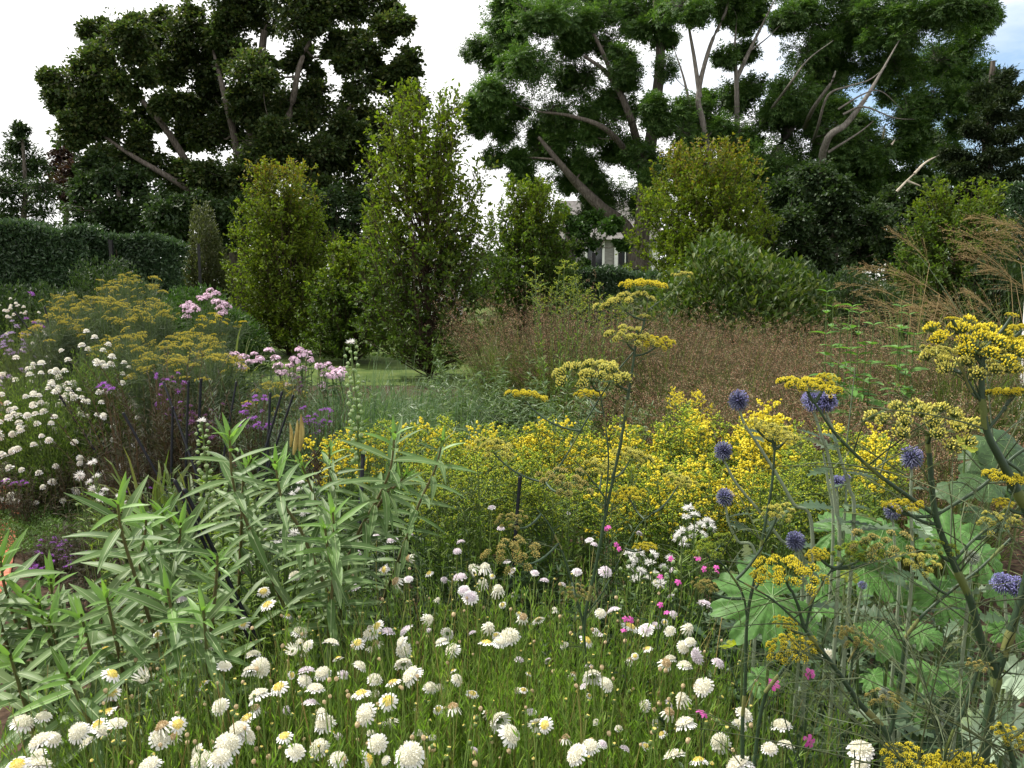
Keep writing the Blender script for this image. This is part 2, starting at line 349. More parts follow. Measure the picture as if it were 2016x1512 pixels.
# ash tree with the leaning limb
D = 30.0; b = base_of(1262, D)
ashA = [(955,108,34),(990,66,42),(1045,38,52),(1115,28,54),(978,186,46),(1040,125,54),(1108,112,54),(1172,62,50),(955,240,30),(1012,236,50),(1085,205,56),(1150,162,50),
 (1062,292,46),(1128,270,54),(1195,245,50),(1158,335,50),(1108,345,36),(1200,375,48),(972,308,16),(1018,328,28),(1262,315,48),(1235,128,40),(1298,48,40),(1285,405,46),(1250,30,44),
 (1010,10,40),(1080,-30,60),(1180,-20,60),(1290,-20,50),(925,100,16),(935,200,18),(1055,372,18),(1240,300,40),(1180,420,34),(1215,200,40)]
lb = [([b + [0, 0, .8], P(1240, 462, D), P(1185, 410, D - .5), P(1140, 365, D - .6), P(1105, 325, D - 1), P(1060, 270, D - 1)], .30, .06),
      ([P(1262, 450, D), P(1262, 330, D), P(1240, 230, D - 1), P(1200, 150, D - 1), P(1150, 110, D - 1)], .2, .05),
      ([P(1245, 240, D - 1), P(1225, 195, D - 1), P(1180, 90, D - 1), P(1150, 40, D - 1)], .12, .04),
      ([P(1262, 340, D), P(1200, 260, D - 1.5), P(1130, 230, D - 1.5), P(1060, 220, D - 1.5)], .13, .03)]
tree('ash_tree', 'green ash tree with a thick dark limb leaning left over the gap', 'tree', b, [b, P(1262, 480, D), P(1275, 330, D), P(1300, 120, D), P(1290, -20, D)], .36,
     puffs_px(ashA, D, 1.8, split=3), M['ash'], TP, .27, 46, 11, 'bark', lb, layer=.7, sig=.27, dirmix=(.8, .8, .3))
# the multi-stemmed tree with pale trunks
D = 28.0; b = base_of(1500, D)
ashB = [(1345,10,50),(1410,-5,56),(1345,250,50),(1400,232,52),(1458,190,40),(1440,280,56),(1500,245,54),(1560,190,50),(1588,112,48),(1645,48,58),(1705,22,58),(1680,112,54),(1628,180,44),
 (1752,70,54),(1770,142,54),(1822,30,56),(1880,22,54),(1918,48,36),(1832,112,60),(1890,118,54),(1925,160,38),(1840,192,54),(1780,222,46),(1900,225,46),(1850,270,50),(1722,300,50),(1650,330,56),
 (1580,300,54),(1530,340,54),(1600,390,56),(1680,400,56),(1745,365,44),(1822,330,46),(1290,230,36),(1380,320,54),(1330,340,50),(1450,360,54),(1480,30,30),(1560,30,34),(1780,-30,60),(1650,-30,60),(1880,-30,50),
 (1310,130,24),(1430,110,18),(1470,100,18),(1345,-40,50),(1440,-40,50),(1540,-40,50),(1955,185,26),(1880,330,40),(1700,240,40),(1660,290,44),(1560,255,50),(1640,240,40),(1790,290,44),(1700,340,50),(1620,440,54),(1540,400,54),(1480,320,50)]
lb = [([P(1420, 420, D), P(1385, 250, D - 1), P(1375, 185, D - 1), P(1398, 90, D - 1), P(1428, 25, D - 1), P(1440, -40, D - 1)], 0.124, 0.022),
      ([P(1378, 192, D - 1), P(1366, 110, D - 1), P(1356, 50, D - 1), P(1350, -20, D - 1)], 0.081, 0.017),
      ([P(1360, 215, D - 1), P(1345, 150, D - 1), P(1325, 90, D - 1)], 0.056, 0.010),
      ([P(1452, 320, D), P(1450, 165, D - .5), P(1446, 105, D - .5), P(1450, 40, D - .5)], 0.105, 0.015),
      ([P(1450, 155, D - .5), P(1478, 95, D - .5), P(1505, 40, D - .5), P(1530, -10, D - .5)], 0.081, 0.012),
      ([P(1470, 105, D - .5), P(1510, 75, D - .7), P(1545, 40, D - .7)], 0.031, 0.005),
      ([P(1600, 470, D), P(1622, 292, D - 3.0), P(1665, 245, D - 3.2), P(1700, 200, D - 3.2), P(1730, 150, D - 2.8), P(1770, 80, D - 2)], 0.136, 0.017),
      ([P(1585, 250, D - .5), P(1600, 215, D - 2.4), P(1635, 165, D - 3.2), P(1645, 140, D - 3)], 0.081, 0.020),
      ([P(1600, 280, D - .8), P(1610, 250, D - 2.6), P(1630, 188, D - 3.4), P(1670, 170, D - 3.4), P(1712, 157, D - 3.4), P(1745, 130, D - 3)], 0.050, 0.008),
      ([P(1500, 240, D - .3), P(1522, 210, D - 1.8), P(1555, 165, D - 3), P(1590, 118, D - 3), P(1640, 80, D - 2.5)], 0.056, 0.008),
      ([P(1660, 225, D - 3.4), P(1700, 210, D - 3.5), P(1760, 232, D - 3.5), P(1800, 235, D - 3.3)], 0.037, 0.005),
      ([P(1650, 215, D - 3.4), P(1700, 185, D - 3.5), P(1735, 180, D - 3.5), P(1775, 215, D - 3.4)], 0.031, 0.005),
      ([P(1630, 300, D - 3), P(1690, 262, D - 3.3), P(1720, 238, D - 3.3)], 0.043, 0.008)]
tree('ash_tree', 'tall green tree with several pale grey stems above the right hornbeam', 'tree', b, [b, P(1500, 470, D), P(1520, 330, D + .5), P(1600, 160, D + 1), P(1690, 0, D + 1)], .34,
     puffs_px(ashB, D, 1.6, split=3), M['ash'], TP, .26, 46, 11, 'bark_pale', lb, layer=.7, sig=.27, dirmix=(.8, .8, .3))
small_tree('understory_tree', 'dark dense evergreen thicket behind the dome shrub', 1640, 22.5, [(1560,440,46),(1640,430,56),(1720,440,54),(1600,490,54),(1690,500,54),(1760,480,46),(1560,520,50),(1760,400,44),(1650,380,44),(1790,540,40),(1640,545,50),(1500,470,46),(1540,380,44),(1600,345,44),(1800,440,44),(1820,380,40),(1850,470,44),(1580,410,44),(1520,520,44)], M['under'], .11, 80, 28)
small_tree('young_tree', 'mid green young tree between the middle hornbeam and the house gap', 1120, 26, [(1105,425,24),(1085,455,28),(1135,450,30),(1175,430,24),(1120,490,30),(1080,500,26),(1168,478,22),(1205,445,22),(1225,480,16),(1100,530,26),(1150,520,12)], M['mid'], .11, 48, 20, r0=.1)
# cedar at the far right: tiers of flat drooping sprays
def cedar():
    D = 24.0; b = base_of(1935, D); root = thing('cedar_tree', 'dark cedar with drooping pointed sprays at the right edge', 'tree', b)
    mb, cm = MB(), MB(); limb(mb, [b, P(1938, 440, D), P(1945, 280, D), P(1955, 120, D)], .3, .06, 8)
    tips = [(1985,148,0),(2020,175,0),(1990,195,-1),(2030,220,0),(1965,215,-1),(2015,255,-1),(2040,290,0),(1985,265,-1.5),(2030,330,-1),(1995,345,-1.5),(2018,362,-1),(1960,300,-1.5),(1940,355,-1.5),(1900,370,-1),(1985,385,-1),(1880,330,-1),
            (1860,300,-.5),(1905,250,-1),(2050,390,0),(1850,380,0),(1925,400,-1),(2000,300,1),(1930,180,0),(1870,410,0),(2060,240,1),(1955,410,-1.2)]
    pos, dr = [], []
    for x, y, dj in tips:
        tip = P(x, y, D + dj); a = P(1945 + (y - 250) * .02, min(y + 25, 440), D); m_ = (a + tip) / 2 + np.array([0, 0, .12 + .1 * U(0, 1)])
        c = bez(a, m_, tip, 12)[0]; tubes(mb, c, np.linspace(.05, .012, 12), 5)
        k = 520; t = U(.10, 1, k) ** .7; ci = c[(t * 11).astype(int)]; ax = unit(tip - a)
        sd_ = unit(N3(k, 1) * np.array([1, 1, .22])); L_ = (.42 * (1.12 - t) + .05)[:, None]
        pos.append(ci + sd_ * L_ * U(.1, 1, (k, 1)) - UP * U(0, .22, (k, 1)) * L_); dr.append(ax * .9 + sd_ * .7 - UP * U(-.2, .6, (k, 1)))
    pos, dr = np.concatenate(pos), unit(np.concatenate(dr))
    for k in range(5):
        n = len(pos); p2 = pos + dr * U(0, .16, (n, 1)) + N3(n, .045); scatter(cm, T_rhomb(.34, .05), p2, dr + N3(n, .45), UP + N3(n, .5), U(.07, .15, n))
    # bleached dead limb and stubs low on the trunk
    dm = MB()
    for pts in ([P(1765, 377, D - 2.2), P(1785, 356, D - 2.2), P(1800, 342, D - 2.2)], [P(1785, 356, D - 2.2), P(1812, 366, D - 2.2)], [P(1800, 342, D - 2.2), P(1822, 320, D - 1.8), P(1850, 305, D + .5)], [P(1738, 272, D + 1), P(1742, 250, D - 2)], [P(1755, 285, D + 1), P(1762, 275, D + 1)], [P(1840, 355, D - 1.5), P(1835, 375, D - 1.5)]):
        limb(dm, pts, .036, .012, 6)
    mb.obj('trunk', M['bark'], root); cm.obj('crown', M['cedar'], root); dm.obj('dead_branch', M['bark_dead'], root)
cedar()

# ------------------------------------------------------------------ columnar hornbeams
def hornbeam(label, base, H, prof, nb, tw, lv, size, mats, group='upright hornbeams along the path', top=.72, lean=0.0, trunk_r=.05, name='hornbeam_tree', T=None, low=.1):
    root = thing(name, label, 'tree', base, group); mb, cm = MB(), MB(); base = np.asarray(base, float)
    hs = np.linspace(0, 1, len(prof)); env = lambda t: np.interp(t, hs, prof)
    ax = lambda t: base + np.array([lean * t, 0, 1.0 * t * H])
    tr = np.array([ax(t) + N3(1, .02)[0] * np.array([1, 1, 0]) for t in np.linspace(0, .93, 9)])
    tubes(mb, catmull(tr, 3), np.linspace(trunk_r, .008, 25), 7)
    t0 = np.abs(U(-.06, .74, nb)); t1 = np.clip(t0 + U(.02, .5, nb), .035, 1.0); az = U(0, 6.283, nb); rr = env(t1) * U(.5, 1.06, nb)
    a = np.array([ax(t) for t in t0]); e = np.array([ax(t) for t in t1]) + np.stack([np.cos(az) * rr, np.sin(az) * rr, 0 * az], -1)
    m_ = a * .45 + e * .55 + np.stack([np.cos(az) * rr * .28, np.sin(az) * rr * .28, -.10 * (e[:, 2] - a[:, 2])], -1)
    B = bez(a, m_, e, 9); R = np.linspace(1, .22, 9)[None] * (.0045 + .0065 * U(.4, 1, (nb, 1))) * trunk_r / .05; tubes(mb, B, R, 4)
    # twigs off the branches, leaves off the twigs
    bi = np.repeat(np.arange(nb), tw); tt = U(.22, 1.0, len(bi)); fi = tt * 8; i0 = np.minimum(fi.astype(int), 7); fr = (fi - i0)[:, None]
    p = B[bi, i0] * (1 - fr) + B[bi, i0 + 1] * fr; tg = unit(B[bi, i0 + 1] - B[bi, i0])
    td = unit(tg * .75 + unit(N3(len(bi))) * .75 + UP * .25); L_ = U(.12, .34, len(bi)) * H / 4.7
    q = p + td * L_[:, None]; tubes(mb, bez(p, (p + q) / 2 + N3(len(bi), .015), q, 3), np.linspace(.0035, .0018, 3), 3)
    k = lv; ti = np.repeat(np.arange(len(p)), k); s = U(.15, 1.05, len(ti))[:, None]; pos = p[ti] * (1 - s) + q[ti] * s + N3(len(ti), .012)
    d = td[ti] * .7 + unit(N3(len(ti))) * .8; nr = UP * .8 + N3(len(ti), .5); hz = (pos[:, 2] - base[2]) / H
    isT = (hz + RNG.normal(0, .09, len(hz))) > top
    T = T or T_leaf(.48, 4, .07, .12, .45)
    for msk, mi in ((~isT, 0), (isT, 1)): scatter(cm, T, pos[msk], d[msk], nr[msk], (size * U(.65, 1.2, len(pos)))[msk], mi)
    mb.obj('trunk', M['bark_twig'], root); cm.obj('crown', mats, root); return root
def ground_at(px, py): p = PZ(px, py, 0.0); return p
HM = [M['horn'], M['horn_top']]; HD = [M['horn_dark'], M['horn']]
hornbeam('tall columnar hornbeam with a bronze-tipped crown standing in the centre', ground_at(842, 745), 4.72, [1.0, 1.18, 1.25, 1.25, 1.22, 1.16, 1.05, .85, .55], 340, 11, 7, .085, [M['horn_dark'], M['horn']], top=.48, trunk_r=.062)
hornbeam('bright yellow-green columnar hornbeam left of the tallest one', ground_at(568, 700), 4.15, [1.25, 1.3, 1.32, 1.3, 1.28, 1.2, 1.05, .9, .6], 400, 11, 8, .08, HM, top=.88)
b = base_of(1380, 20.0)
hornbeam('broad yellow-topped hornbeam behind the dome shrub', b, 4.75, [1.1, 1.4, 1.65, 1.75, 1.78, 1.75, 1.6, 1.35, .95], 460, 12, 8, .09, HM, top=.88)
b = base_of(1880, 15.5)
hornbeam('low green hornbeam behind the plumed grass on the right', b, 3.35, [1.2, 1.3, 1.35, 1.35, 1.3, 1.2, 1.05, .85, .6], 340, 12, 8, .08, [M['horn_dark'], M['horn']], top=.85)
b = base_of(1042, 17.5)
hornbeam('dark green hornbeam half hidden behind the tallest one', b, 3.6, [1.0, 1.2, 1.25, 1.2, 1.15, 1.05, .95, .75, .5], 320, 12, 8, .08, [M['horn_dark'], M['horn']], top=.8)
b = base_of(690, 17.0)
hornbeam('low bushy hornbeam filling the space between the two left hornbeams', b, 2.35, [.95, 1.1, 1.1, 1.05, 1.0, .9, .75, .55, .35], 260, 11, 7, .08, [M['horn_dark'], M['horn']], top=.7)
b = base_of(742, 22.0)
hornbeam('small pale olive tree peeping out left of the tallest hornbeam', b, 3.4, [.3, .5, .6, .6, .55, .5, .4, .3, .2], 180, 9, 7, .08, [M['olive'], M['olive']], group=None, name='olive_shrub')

# ------------------------------------------------------------------ hedges and shrubs
def hedge(label, a, b_, h, depth, m, n, size, T=TL, rough=.08, arch=None, name='clipped_hedge', group='clipped hedges'):
    a, b_ = np.asarray(a, float), np.asarray(b_, float); u = b_ - a; ln = np.linalg.norm(u[:2]); u = u / ln; v = np.array([-u[1], u[0], 0])
    root = thing(name, label, 'hedge', (a + b_) / 2, group); cm, mb = MB(), MB()
    s = U(0, ln, n); q = U(0, 1, n); top = h * (1 + .03 * np.sin(s * 2.3) + .02 * np.sin(s * 5.1 + 1)); f = U(0, 1, n)
    z = np.where(f < .3, top - np.abs(RNG.normal(0, rough, n)), U(0, 1, n) * top); off = np.where(f < .3, U(-.5, .5, n) * depth, np.where(f < .8, -.5 * depth + np.abs(RNG.normal(0, rough * 1.3, n)), U(-.5, .5, n) * depth))
    pos = a + s[:, None] * u + off[:, None] * v + z[:, None] * UP + N3(n, rough * .5); pos[:, 2] = np.maximum(pos[:, 2], .02)
    scatter(cm, T, pos, N3(n, .7) + UP * .5 - v * .3, N3(n, .6) + UP * .5 - v * .5, size * U(.7, 1.3, n))
    k = max(6, int(ln * 7)); s2 = U(.05, ln - .05, k); p0 = a + s2[:, None] * u + U(-.3, .3, (k, 1)) * depth * v
    p1 = p0 + N3(k, .25) * np.array([1, 1, 0]); p1[:, 2] = h * U(.75, .93, k); tubes(mb, bez(p0, (p0 + p1) / 2 + N3(k, .1), p1, 5), np.linspace(.02, .006, 5), 4)
    mb.obj('branches', M['bark_twig'], root); cm.obj('foliage', m, root); return root
def gx(px, d): p = P(px, 560, d); return np.array([p[0], p[1], 0.])
hedge('dark green clipped hedge at the far left edge', gx(-60, 18), gx(188, 18.4), 2.78, 1.2, M['privet'], 62000, .10)
hedge('low flat-topped clipped hedge beside the dark fence post', gx(196, 18.8), gx(362, 19), 2.55, .9, M['privet'], 40000, .10)
hedge('tall clipped hedge showing a flat top at the far right edge', gx(1950, 22), gx(2090, 22), 3.95, 1.2, M['privet'], 30000, .10)
hedge('glossy privet hedge in front of the pale house', gx(1085, 18.5), gx(1290, 18.5), 1.85, .8, M['privet'], 32000, .085)
def dome(name, label, base, rx, rz, m, n, size, nb=60, T=None, group=None, shell=.16, upd=.6, cat='shrub', flat=1.0):
    root = thing(name, label, cat, base, group); cm, mb = MB(), MB(); base = np.asarray(base, float)
    v = unit(N3(n)); v[:, 2] = np.abs(v[:, 2]); bump = 1 + .10 * np.sin(v[:, 0] * 7 + 1) * np.sin(v[:, 1] * 6) + .08 * np.sin(v[:, 2] * 9 + v[:, 0] * 5) + .05 * np.sin(v[:, 0] * 23) * np.sin(v[:, 2] * 19 + v[:, 1] * 17)
    rad = (1 - np.abs(RNG.normal(0, shell, n))) * bump; rad = np.where(U(0, 1, n) < .25, U(.3, 1, n), rad)
    pos = base + v * rad[:, None] * np.array([rx, rx * flat, rz]); pos[:, 2] = np.maximum(pos[:, 2], .02)
    d = v * .7 + UP * upd + N3(n, .5); scatter(cm, T or T_leaf(.36, 4, .06, .3, .42), pos, d, UP + v * .4 + N3(n, .3), size * U(.7, 1.25, n))
    e = unit(N3(nb)); e[:, 2] = np.abs(e[:, 2]) + .15; e = base + unit(e) * np.array([rx, rx * flat, rz]) * .96; s = base + N3(nb, .12) * np.array([1, 1, 0])
    tubes(mb, bez(s, (s + e) / 2 + UP * .1 * rz, e, 6), np.linspace(.014, .004, 6), 4)
    mb.obj('branches', M['bark_twig'], root); cm.obj('foliage', m, root); return root
dome('dome_shrub', 'rounded green shrub with pale-edged leaves behind the red grass', gx(1440, 12.2), 1.62, 2.16, M['mock'], 19000, .115)
dome('olive_shrub', 'rounded olive-grey shrub left of the bright hornbeam', gx(408, 20.5), .66, 3.3, M['olive'], 20000, .08, T=TL, upd=.2)
dome('dark_shrub', 'dark green low shrub under the olive-grey shrub', gx(390, 15.5), 1.15, 1.45, M['mid'], 16000, .08, T=TL, upd=.3)
dome('dark_shrub', 'dark spreading shrub in front of the flat-topped hedge', gx(215, 16.2), 1.3, 1.95, M['under'], 18000, .08, T=TL, upd=.3)
dome('dark_shrub', 'dark shrub at the far left edge below the hedge', gx(60, 14.5), 1.25, 1.5, M['under'], 18000, .08, T=TL, upd=.3)

def woods():
    cm, n = MB(), 60000; x = U(-75, 75, n); y = U(58, 70, n); top = 4.6 + 2.2 * (x > 9) + 1.1 * np.sin(x * .31) + .8 * np.sin(x * .83 + 1) + .4 * np.sin(x * 2.1); z = U(0, 1, n) ** .8 * top
    scatter(cm, T4, np.stack([x, y, z + .05], -1), N3(n), UP + N3(n, .5), .42 * U(.6, 1.3, n)); o = cm.obj('distant_woods', M['under']); tag(o, 'dark belt of distant woodland behind the garden', 'woodland', kind='stuff')
woods()

dome('dark_shrub', 'dark shrub between the dome shrub and the right hornbeam', gx(1690, 14.5), 1.25, 1.75, M['under'], 18000, .08, T=TL, upd=.3)
dome('dark_shrub', 'dark shrub half hidden behind the right end of the dome shrub', gx(1590, 16.0), 1.2, 1.9, M['under'], 18000, .08, T=TL, upd=.3)
dome('dark_shrub', 'dark shrub behind the plumes at the right edge', gx(1980, 14.5), 1.5, 2.0, M['under'], 18000, .08, T=TL, upd=.3)
# ------------------------------------------------------------------ plant kit
M['stem'] = leafmat('green_stems', [(.05, .09, .025), (.08, .13, .035), (.11, .15, .05)], 0, .6, .25)
M['stem_dark'] = leafmat('dark_stems', [(.03, .055, .022), (.045, .075, .03)], 0, .6, .25)
M['stem_brown'] = leafmat('brown_stems', [(.07, .055, .03), (.10, .07, .035)], 0, .7, .2)
M['fol'] = leafmat('fine_foliage', [(.08, .145, .018), (.11, .19, .026), (.145, .225, .04), (.18, .245, .06)], .35, .5, .25)
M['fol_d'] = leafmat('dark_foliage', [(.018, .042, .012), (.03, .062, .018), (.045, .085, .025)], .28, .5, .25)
M['fol_grey'] = leafmat('grey_foliage', [(.045, .07, .04), (.07, .10, .055), (.10, .135, .08)], .25, .55, .25)
M['yel'] = leafmat('golden_florets', [(.66, .54, .03), (.74, .62, .04), (.80, .70, .07), (.60, .54, .06)], .2, .7, .1, tcol=(1.1, 1, .6))
M['yel_p'] = leafmat('pale_yellow_florets', [(.52, .50, .10), (.64, .60, .13), (.74, .67, .15), (.50, .52, .18)], .2, .7, .1, tcol=(1.1, 1, .6))
M['yel_g'] = leafmat('green_yellow_florets', [(.16, .27, .03), (.28, .39, .045), (.52, .53, .05), (.24, .36, .055)], .25, .7, .1, tcol=(1.1, 1.1, .6))
M['yel_t'] = leafmat('tan_seed_florets', [(.38, .30, .09), (.48, .38, .11), (.55, .45, .15), (.36, .35, .13)], .15, .7, .1, tcol=(1.1, 1, .6))
M['fen_far'] = leafmat('ochre_florets', [(.42, .37, .07), (.54, .47, .08), (.64, .54, .08), (.36, .38, .10)], .2, .7, .1, tcol=(1.1, 1, .6))
M['white'] = leafmat('white_petals', [(.74, .73, .70), (.80, .79, .76), (.82, .80, .80)], .25, .6, .15, tcol=(1, 1, 1))
M['cream'] = leafmat('cream_florets', [(.76, .73, .60), (.80, .78, .68), (.82, .81, .75)], .2, .7, .1, tcol=(1, 1, .9))
M['pinkw'] = leafmat('blush_petals', [(.76, .69, .73), (.80, .74, .77), (.75, .70, .78)], .25, .6, .15, tcol=(1, 1, 1))
M['ydisc'] = leafmat('yellow_disc_florets', [(.76, .60, .10), (.80, .68, .18), (.80, .72, .34)], .15, .7, .1, tcol=(1, 1, .8))
M['tan'] = leafmat('spent_petals', [(.46, .33, .17), (.56, .43, .25), (.64, .54, .36)], .2, .8, .1, tcol=(1, 1, 1))
M['purple'] = leafmat('purple_florets', [(.30, .10, .44), (.40, .15, .54), (.48, .22, .60)], .25, .7, .1, tcol=(1, 1, 1))
M['purple_d'] = leafmat('dusky_purple_florets', [(.13, .05, .14), (.20, .08, .22), (.26, .12, .27), (.16, .09, .08)], .2, .8, .1, tcol=(1, 1, 1))
M['lav'] = leafmat('lavender_florets', [(.36, .28, .46), (.44, .35, .54), (.40, .32, .46)], .2, .7, .1, tcol=(1, 1, 1))
M['pink'] = leafmat('pink_petals', [(.62, .40, .54), (.70, .50, .62), (.76, .60, .69)], .25, .6, .15, tcol=(1, 1, 1))
M['magenta'] = leafmat('magenta_petals', [(.48, .05, .30), (.58, .08, .38), (.62, .14, .42)], .25, .6, .15, tcol=(1, 1, 1))
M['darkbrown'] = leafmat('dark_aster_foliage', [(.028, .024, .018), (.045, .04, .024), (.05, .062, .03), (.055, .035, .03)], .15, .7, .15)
M['stake'] = surf('stake_coating', (.003, .004, .006), (.008, .010, .014), 30, .45, .15)
M['iron'] = surf('black_iron', (.006, .006, .006), (.012, .012, .012), 30, .5, .3)

OCT = (np.array([[1, 0, 0], [-1, 0, 0], [0, 1, 0], [0, -1, 0], [0, 0, 1], [0, 0, -1.]]) * .5, [np.array([[0, 2, 4], [2, 1, 4], [1, 3, 4], [3, 0, 4], [2, 0, 5], [1, 2, 5], [3, 1, 5], [0, 3, 5]])])
OCL = (OCT[0] * np.array([.75, 1.5, .75]), OCT[1])
def disc(n, r): a = U(0, 6.283, n); q = r * np.sqrt(U(0, 1, n)); return np.stack([np.cos(a) * q, np.sin(a) * q, 0 * a], -1)
def phyl(n, r=1.0, p=.5): i = np.arange(n) + .5; a = i * 2.39996; q = r * (i / n) ** p; return np.stack([np.cos(a) * q, np.sin(a) * q], -1)
def stalks(mb, n, c, br, h, spread, r=.002, k=7, hv=.15, bend=.35, mat=0, sides=3, taper=.45):
    b_ = np.asarray(c, float) + disc(n, br); off = b_ - c; az = np.arctan2(off[:, 1], off[:, 0]) + RNG.normal(0, .7, n); q = spread * np.sqrt(U(0, 1, n))
    t = np.asarray(c, float) + off * .6 + np.stack([np.cos(az) * q, np.sin(az) * q, h * (1 + RNG.normal(0, hv, n)).clip(.4, 1.35)], -1)
    m_ = b_ + (t - b_) * np.array([bend, bend, .62]); C = bez(b_, m_, t, k)
    if r: tubes(mb, C, np.linspace(r, r * taper, k), sides, mat)
    return C
def on_curves(C, per, t0, t1):
    n, k, _ = C.shape; ci = np.repeat(np.arange(n), per); t = U(t0, t1, len(ci)) * (k - 1); i = np.minimum(t.astype(int), k - 2); f = (t - i)[:, None]
    return C[ci, i] * (1 - f) + C[ci, i + 1] * f, unit(C[ci, i + 1] - C[ci, i]), t / (k - 1), ci
def leaves_on(mb, C, per, T, size, t0=.1, t1=1.0, along=.6, out=.8, mat=0, droop=0.0, shrink=.4):
    p, tg, t, _ = on_curves(C, per, t0, t1); n = len(p); rd = unit(N3(n) * np.array([1, 1, .25]))
    scatter(mb, T, p, tg * along + rd * out - UP * droop, UP * .8 + tg * .3 + N3(n, .35), size * U(.65, 1.2, n) * (1 - shrink * t ** 3), mat)
def blades(mb, n, c, br, h, spread, wdt, k=6, hv=.25, bend=.3, droop=.25, mat=0):
    b_ = np.asarray(c, float) + disc(n, br); off = b_ - c; az = np.arctan2(off[:, 1], off[:, 0]) + RNG.normal(0, .8, n); q = spread * np.sqrt(U(0.02, 1, n)); hh = h * (1 + RNG.normal(0, hv, n)).clip(.35, 1.4)
    dr = np.stack([np.cos(az), np.sin(az), 0 * az], -1); t = b_ + dr * q[:, None] + UP * (hh * (1 - droop * q / max(spread, 1e-6)))[:, None]
    m_ = b_ + dr * (q * bend)[:, None] + UP * (hh * .75)[:, None]; C = bez(b_, m_, t, k)
    W = wdt * np.array([.7, 1, 1, .85, .55, .1])[None] if k == 6 else wdt * np.linspace(1, .1, k)[None]
    ribbons(mb, C, W * U(.6, 1.2, (n, 1)), unit(np.cross(dr, UP) + N3(n, .4)), mat); return C
def threads(mb, p, d, n_each, L_, wdt, mat=0, spread=.8, k=5):         # hair-fine leaves: little bent ribbons
    i = np.repeat(np.arange(len(p)), n_each); n = len(i); dd = unit(np.asarray(d)[i] + N3(n, spread)); l = L_ * U(.4, 1.2, n)
    e = p[i] + dd * l[:, None]; m_ = (p[i] + e) / 2 + N3(n, .16) * l[:, None] + UP * .08 * l[:, None]; C = bez(p[i], m_, e, k)
    ribbons(mb, C, wdt * np.linspace(1, .4, k)[None] * U(.7, 1.3, (n, 1)), unit(np.cross(dd, N3(n))), mat); return C

# ---- flower heads as shared meshes (unit radius, axis +Z)
def umbel_mesh(name, nray, nfl, fs, fm, dome=.5, flat=.28, fill=.5, ray=.011, jit=.05, seed=0, stemm='stem'):
    mb = MB(); e = phyl(nray, .82, fill); e = np.c_[e, dome - (dome * .55) * (np.hypot(e[:, 0], e[:, 1]) / .82) ** 2] + N3(nray, jit)
    o = np.zeros((nray, 3)); tubes(mb, bez(o, e * np.array([.45, .45, .62]), e, 5), np.linspace(ray, ray * .6, 5), 3, 0)
    ru = .145; q = phyl(nfl, ru, .5); q = np.c_[q, .10 * (1 - (np.hypot(q[:, 0], q[:, 1]) / ru) ** 2) + .07]
    od = unit(e + np.array([0, 0, .9])); ax = unit(np.cross(od, np.array([.1, 1, 0]))); ay = np.cross(od, ax)
    f = e[:, None] + q[None, :, 0:1] * ax[:, None] + q[None, :, 1:2] * ay[:, None] + (q[None, :, 2:3] * flat / .28) * od[:, None]
    f = f * 1.0 + RNG.normal(0, .012, f.shape); st = np.repeat(e[:, None], nfl, 1)
    if nfl >= 10: tubes(mb, np.stack([st.reshape(-1, 3), (st * .45 + f * .55).reshape(-1, 3), f.reshape(-1, 3)], 1), ray * .45, 3, 0)
    fl = f.reshape(-1, 3); scatter(mb, OCL, fl, np.repeat(od, nfl, 0) + N3(len(fl), .35) + (fl - np.repeat(e, nfl, 0)) * 4, N3(len(fl)), fs * U(.75, 1.25, len(fl)), 1)
    return mb.mesh(name, [M[stemm], M[fm]])
UMB = {}
def umbels():
    for key, fm in (('y', 'yel'), ('p', 'yel_p'), ('t', 'yel_t'), ('g', 'yel_g')):
        UMB[key] = [umbel_mesh('umbel', (20 if key == 'y' else 16) + 3 * i, 46, .040 if key in 'yp' else .034, fm, (.30 if key == 'y' else .42) - .08 * i, fill=.5 if key == 'y' else .55, jit=.03 if key == 'y' else .07) for i in range(3)]
    UMB['far'] = [umbel_mesh('umbel', 16, 7, .10, 'fen_far', .36, ray=.02, fill=.6) for _ in range(3)]
    UMB['fary'] = [umbel_mesh('umbel', 16, 7, .11, 'yel', .30, ray=.02, fill=.6) for _ in range(2)]
umbels()
def petals(mb, n, r0, r1, w, z0, droop, mat=0, notch=True, tw=.12, cup=.02):
    a = np.arange(n) * 2 * np.pi / n + RNG.normal(0, .06, n); ln = U(.9, 1.06, n); dz = droop + RNG.normal(0, .07, n)
    for i in range(n):
        rr = np.array([r0, r0 + .45 * (r1 - r0), r0 + .82 * (r1 - r0), r1]) * np.array([1, ln[i], ln[i], ln[i]]); ww = np.array([.35, .95, 1.0, .55]) * w; t = (rr - r0) / (r1 - r0)
        zz = z0 + cup * np.sin(np.pi * t) - dz[i] * t ** 1.6 * (r1 - r0); c, s = math.cos(a[i]), math.sin(a[i])
        V = []
        for j in range(4):
            for sg in (-1, 0, 1): x = rr[j] + (-.06 * (r1 - r0) if (notch and j == 3 and sg == 0) else 0); y = sg * ww[j] * .5; V.append([x * c - y * s, x * s + y * c, zz[j] + (0 if sg == 0 else .012 + sg * tw * .06)])
        q = [[3 * j + k, 3 * j + k + 3, 3 * j + k + 4, 3 * j + k + 1] for j in range(3) for k in (0, 1)]
        mb.add(V, np.array(q), mat, True)
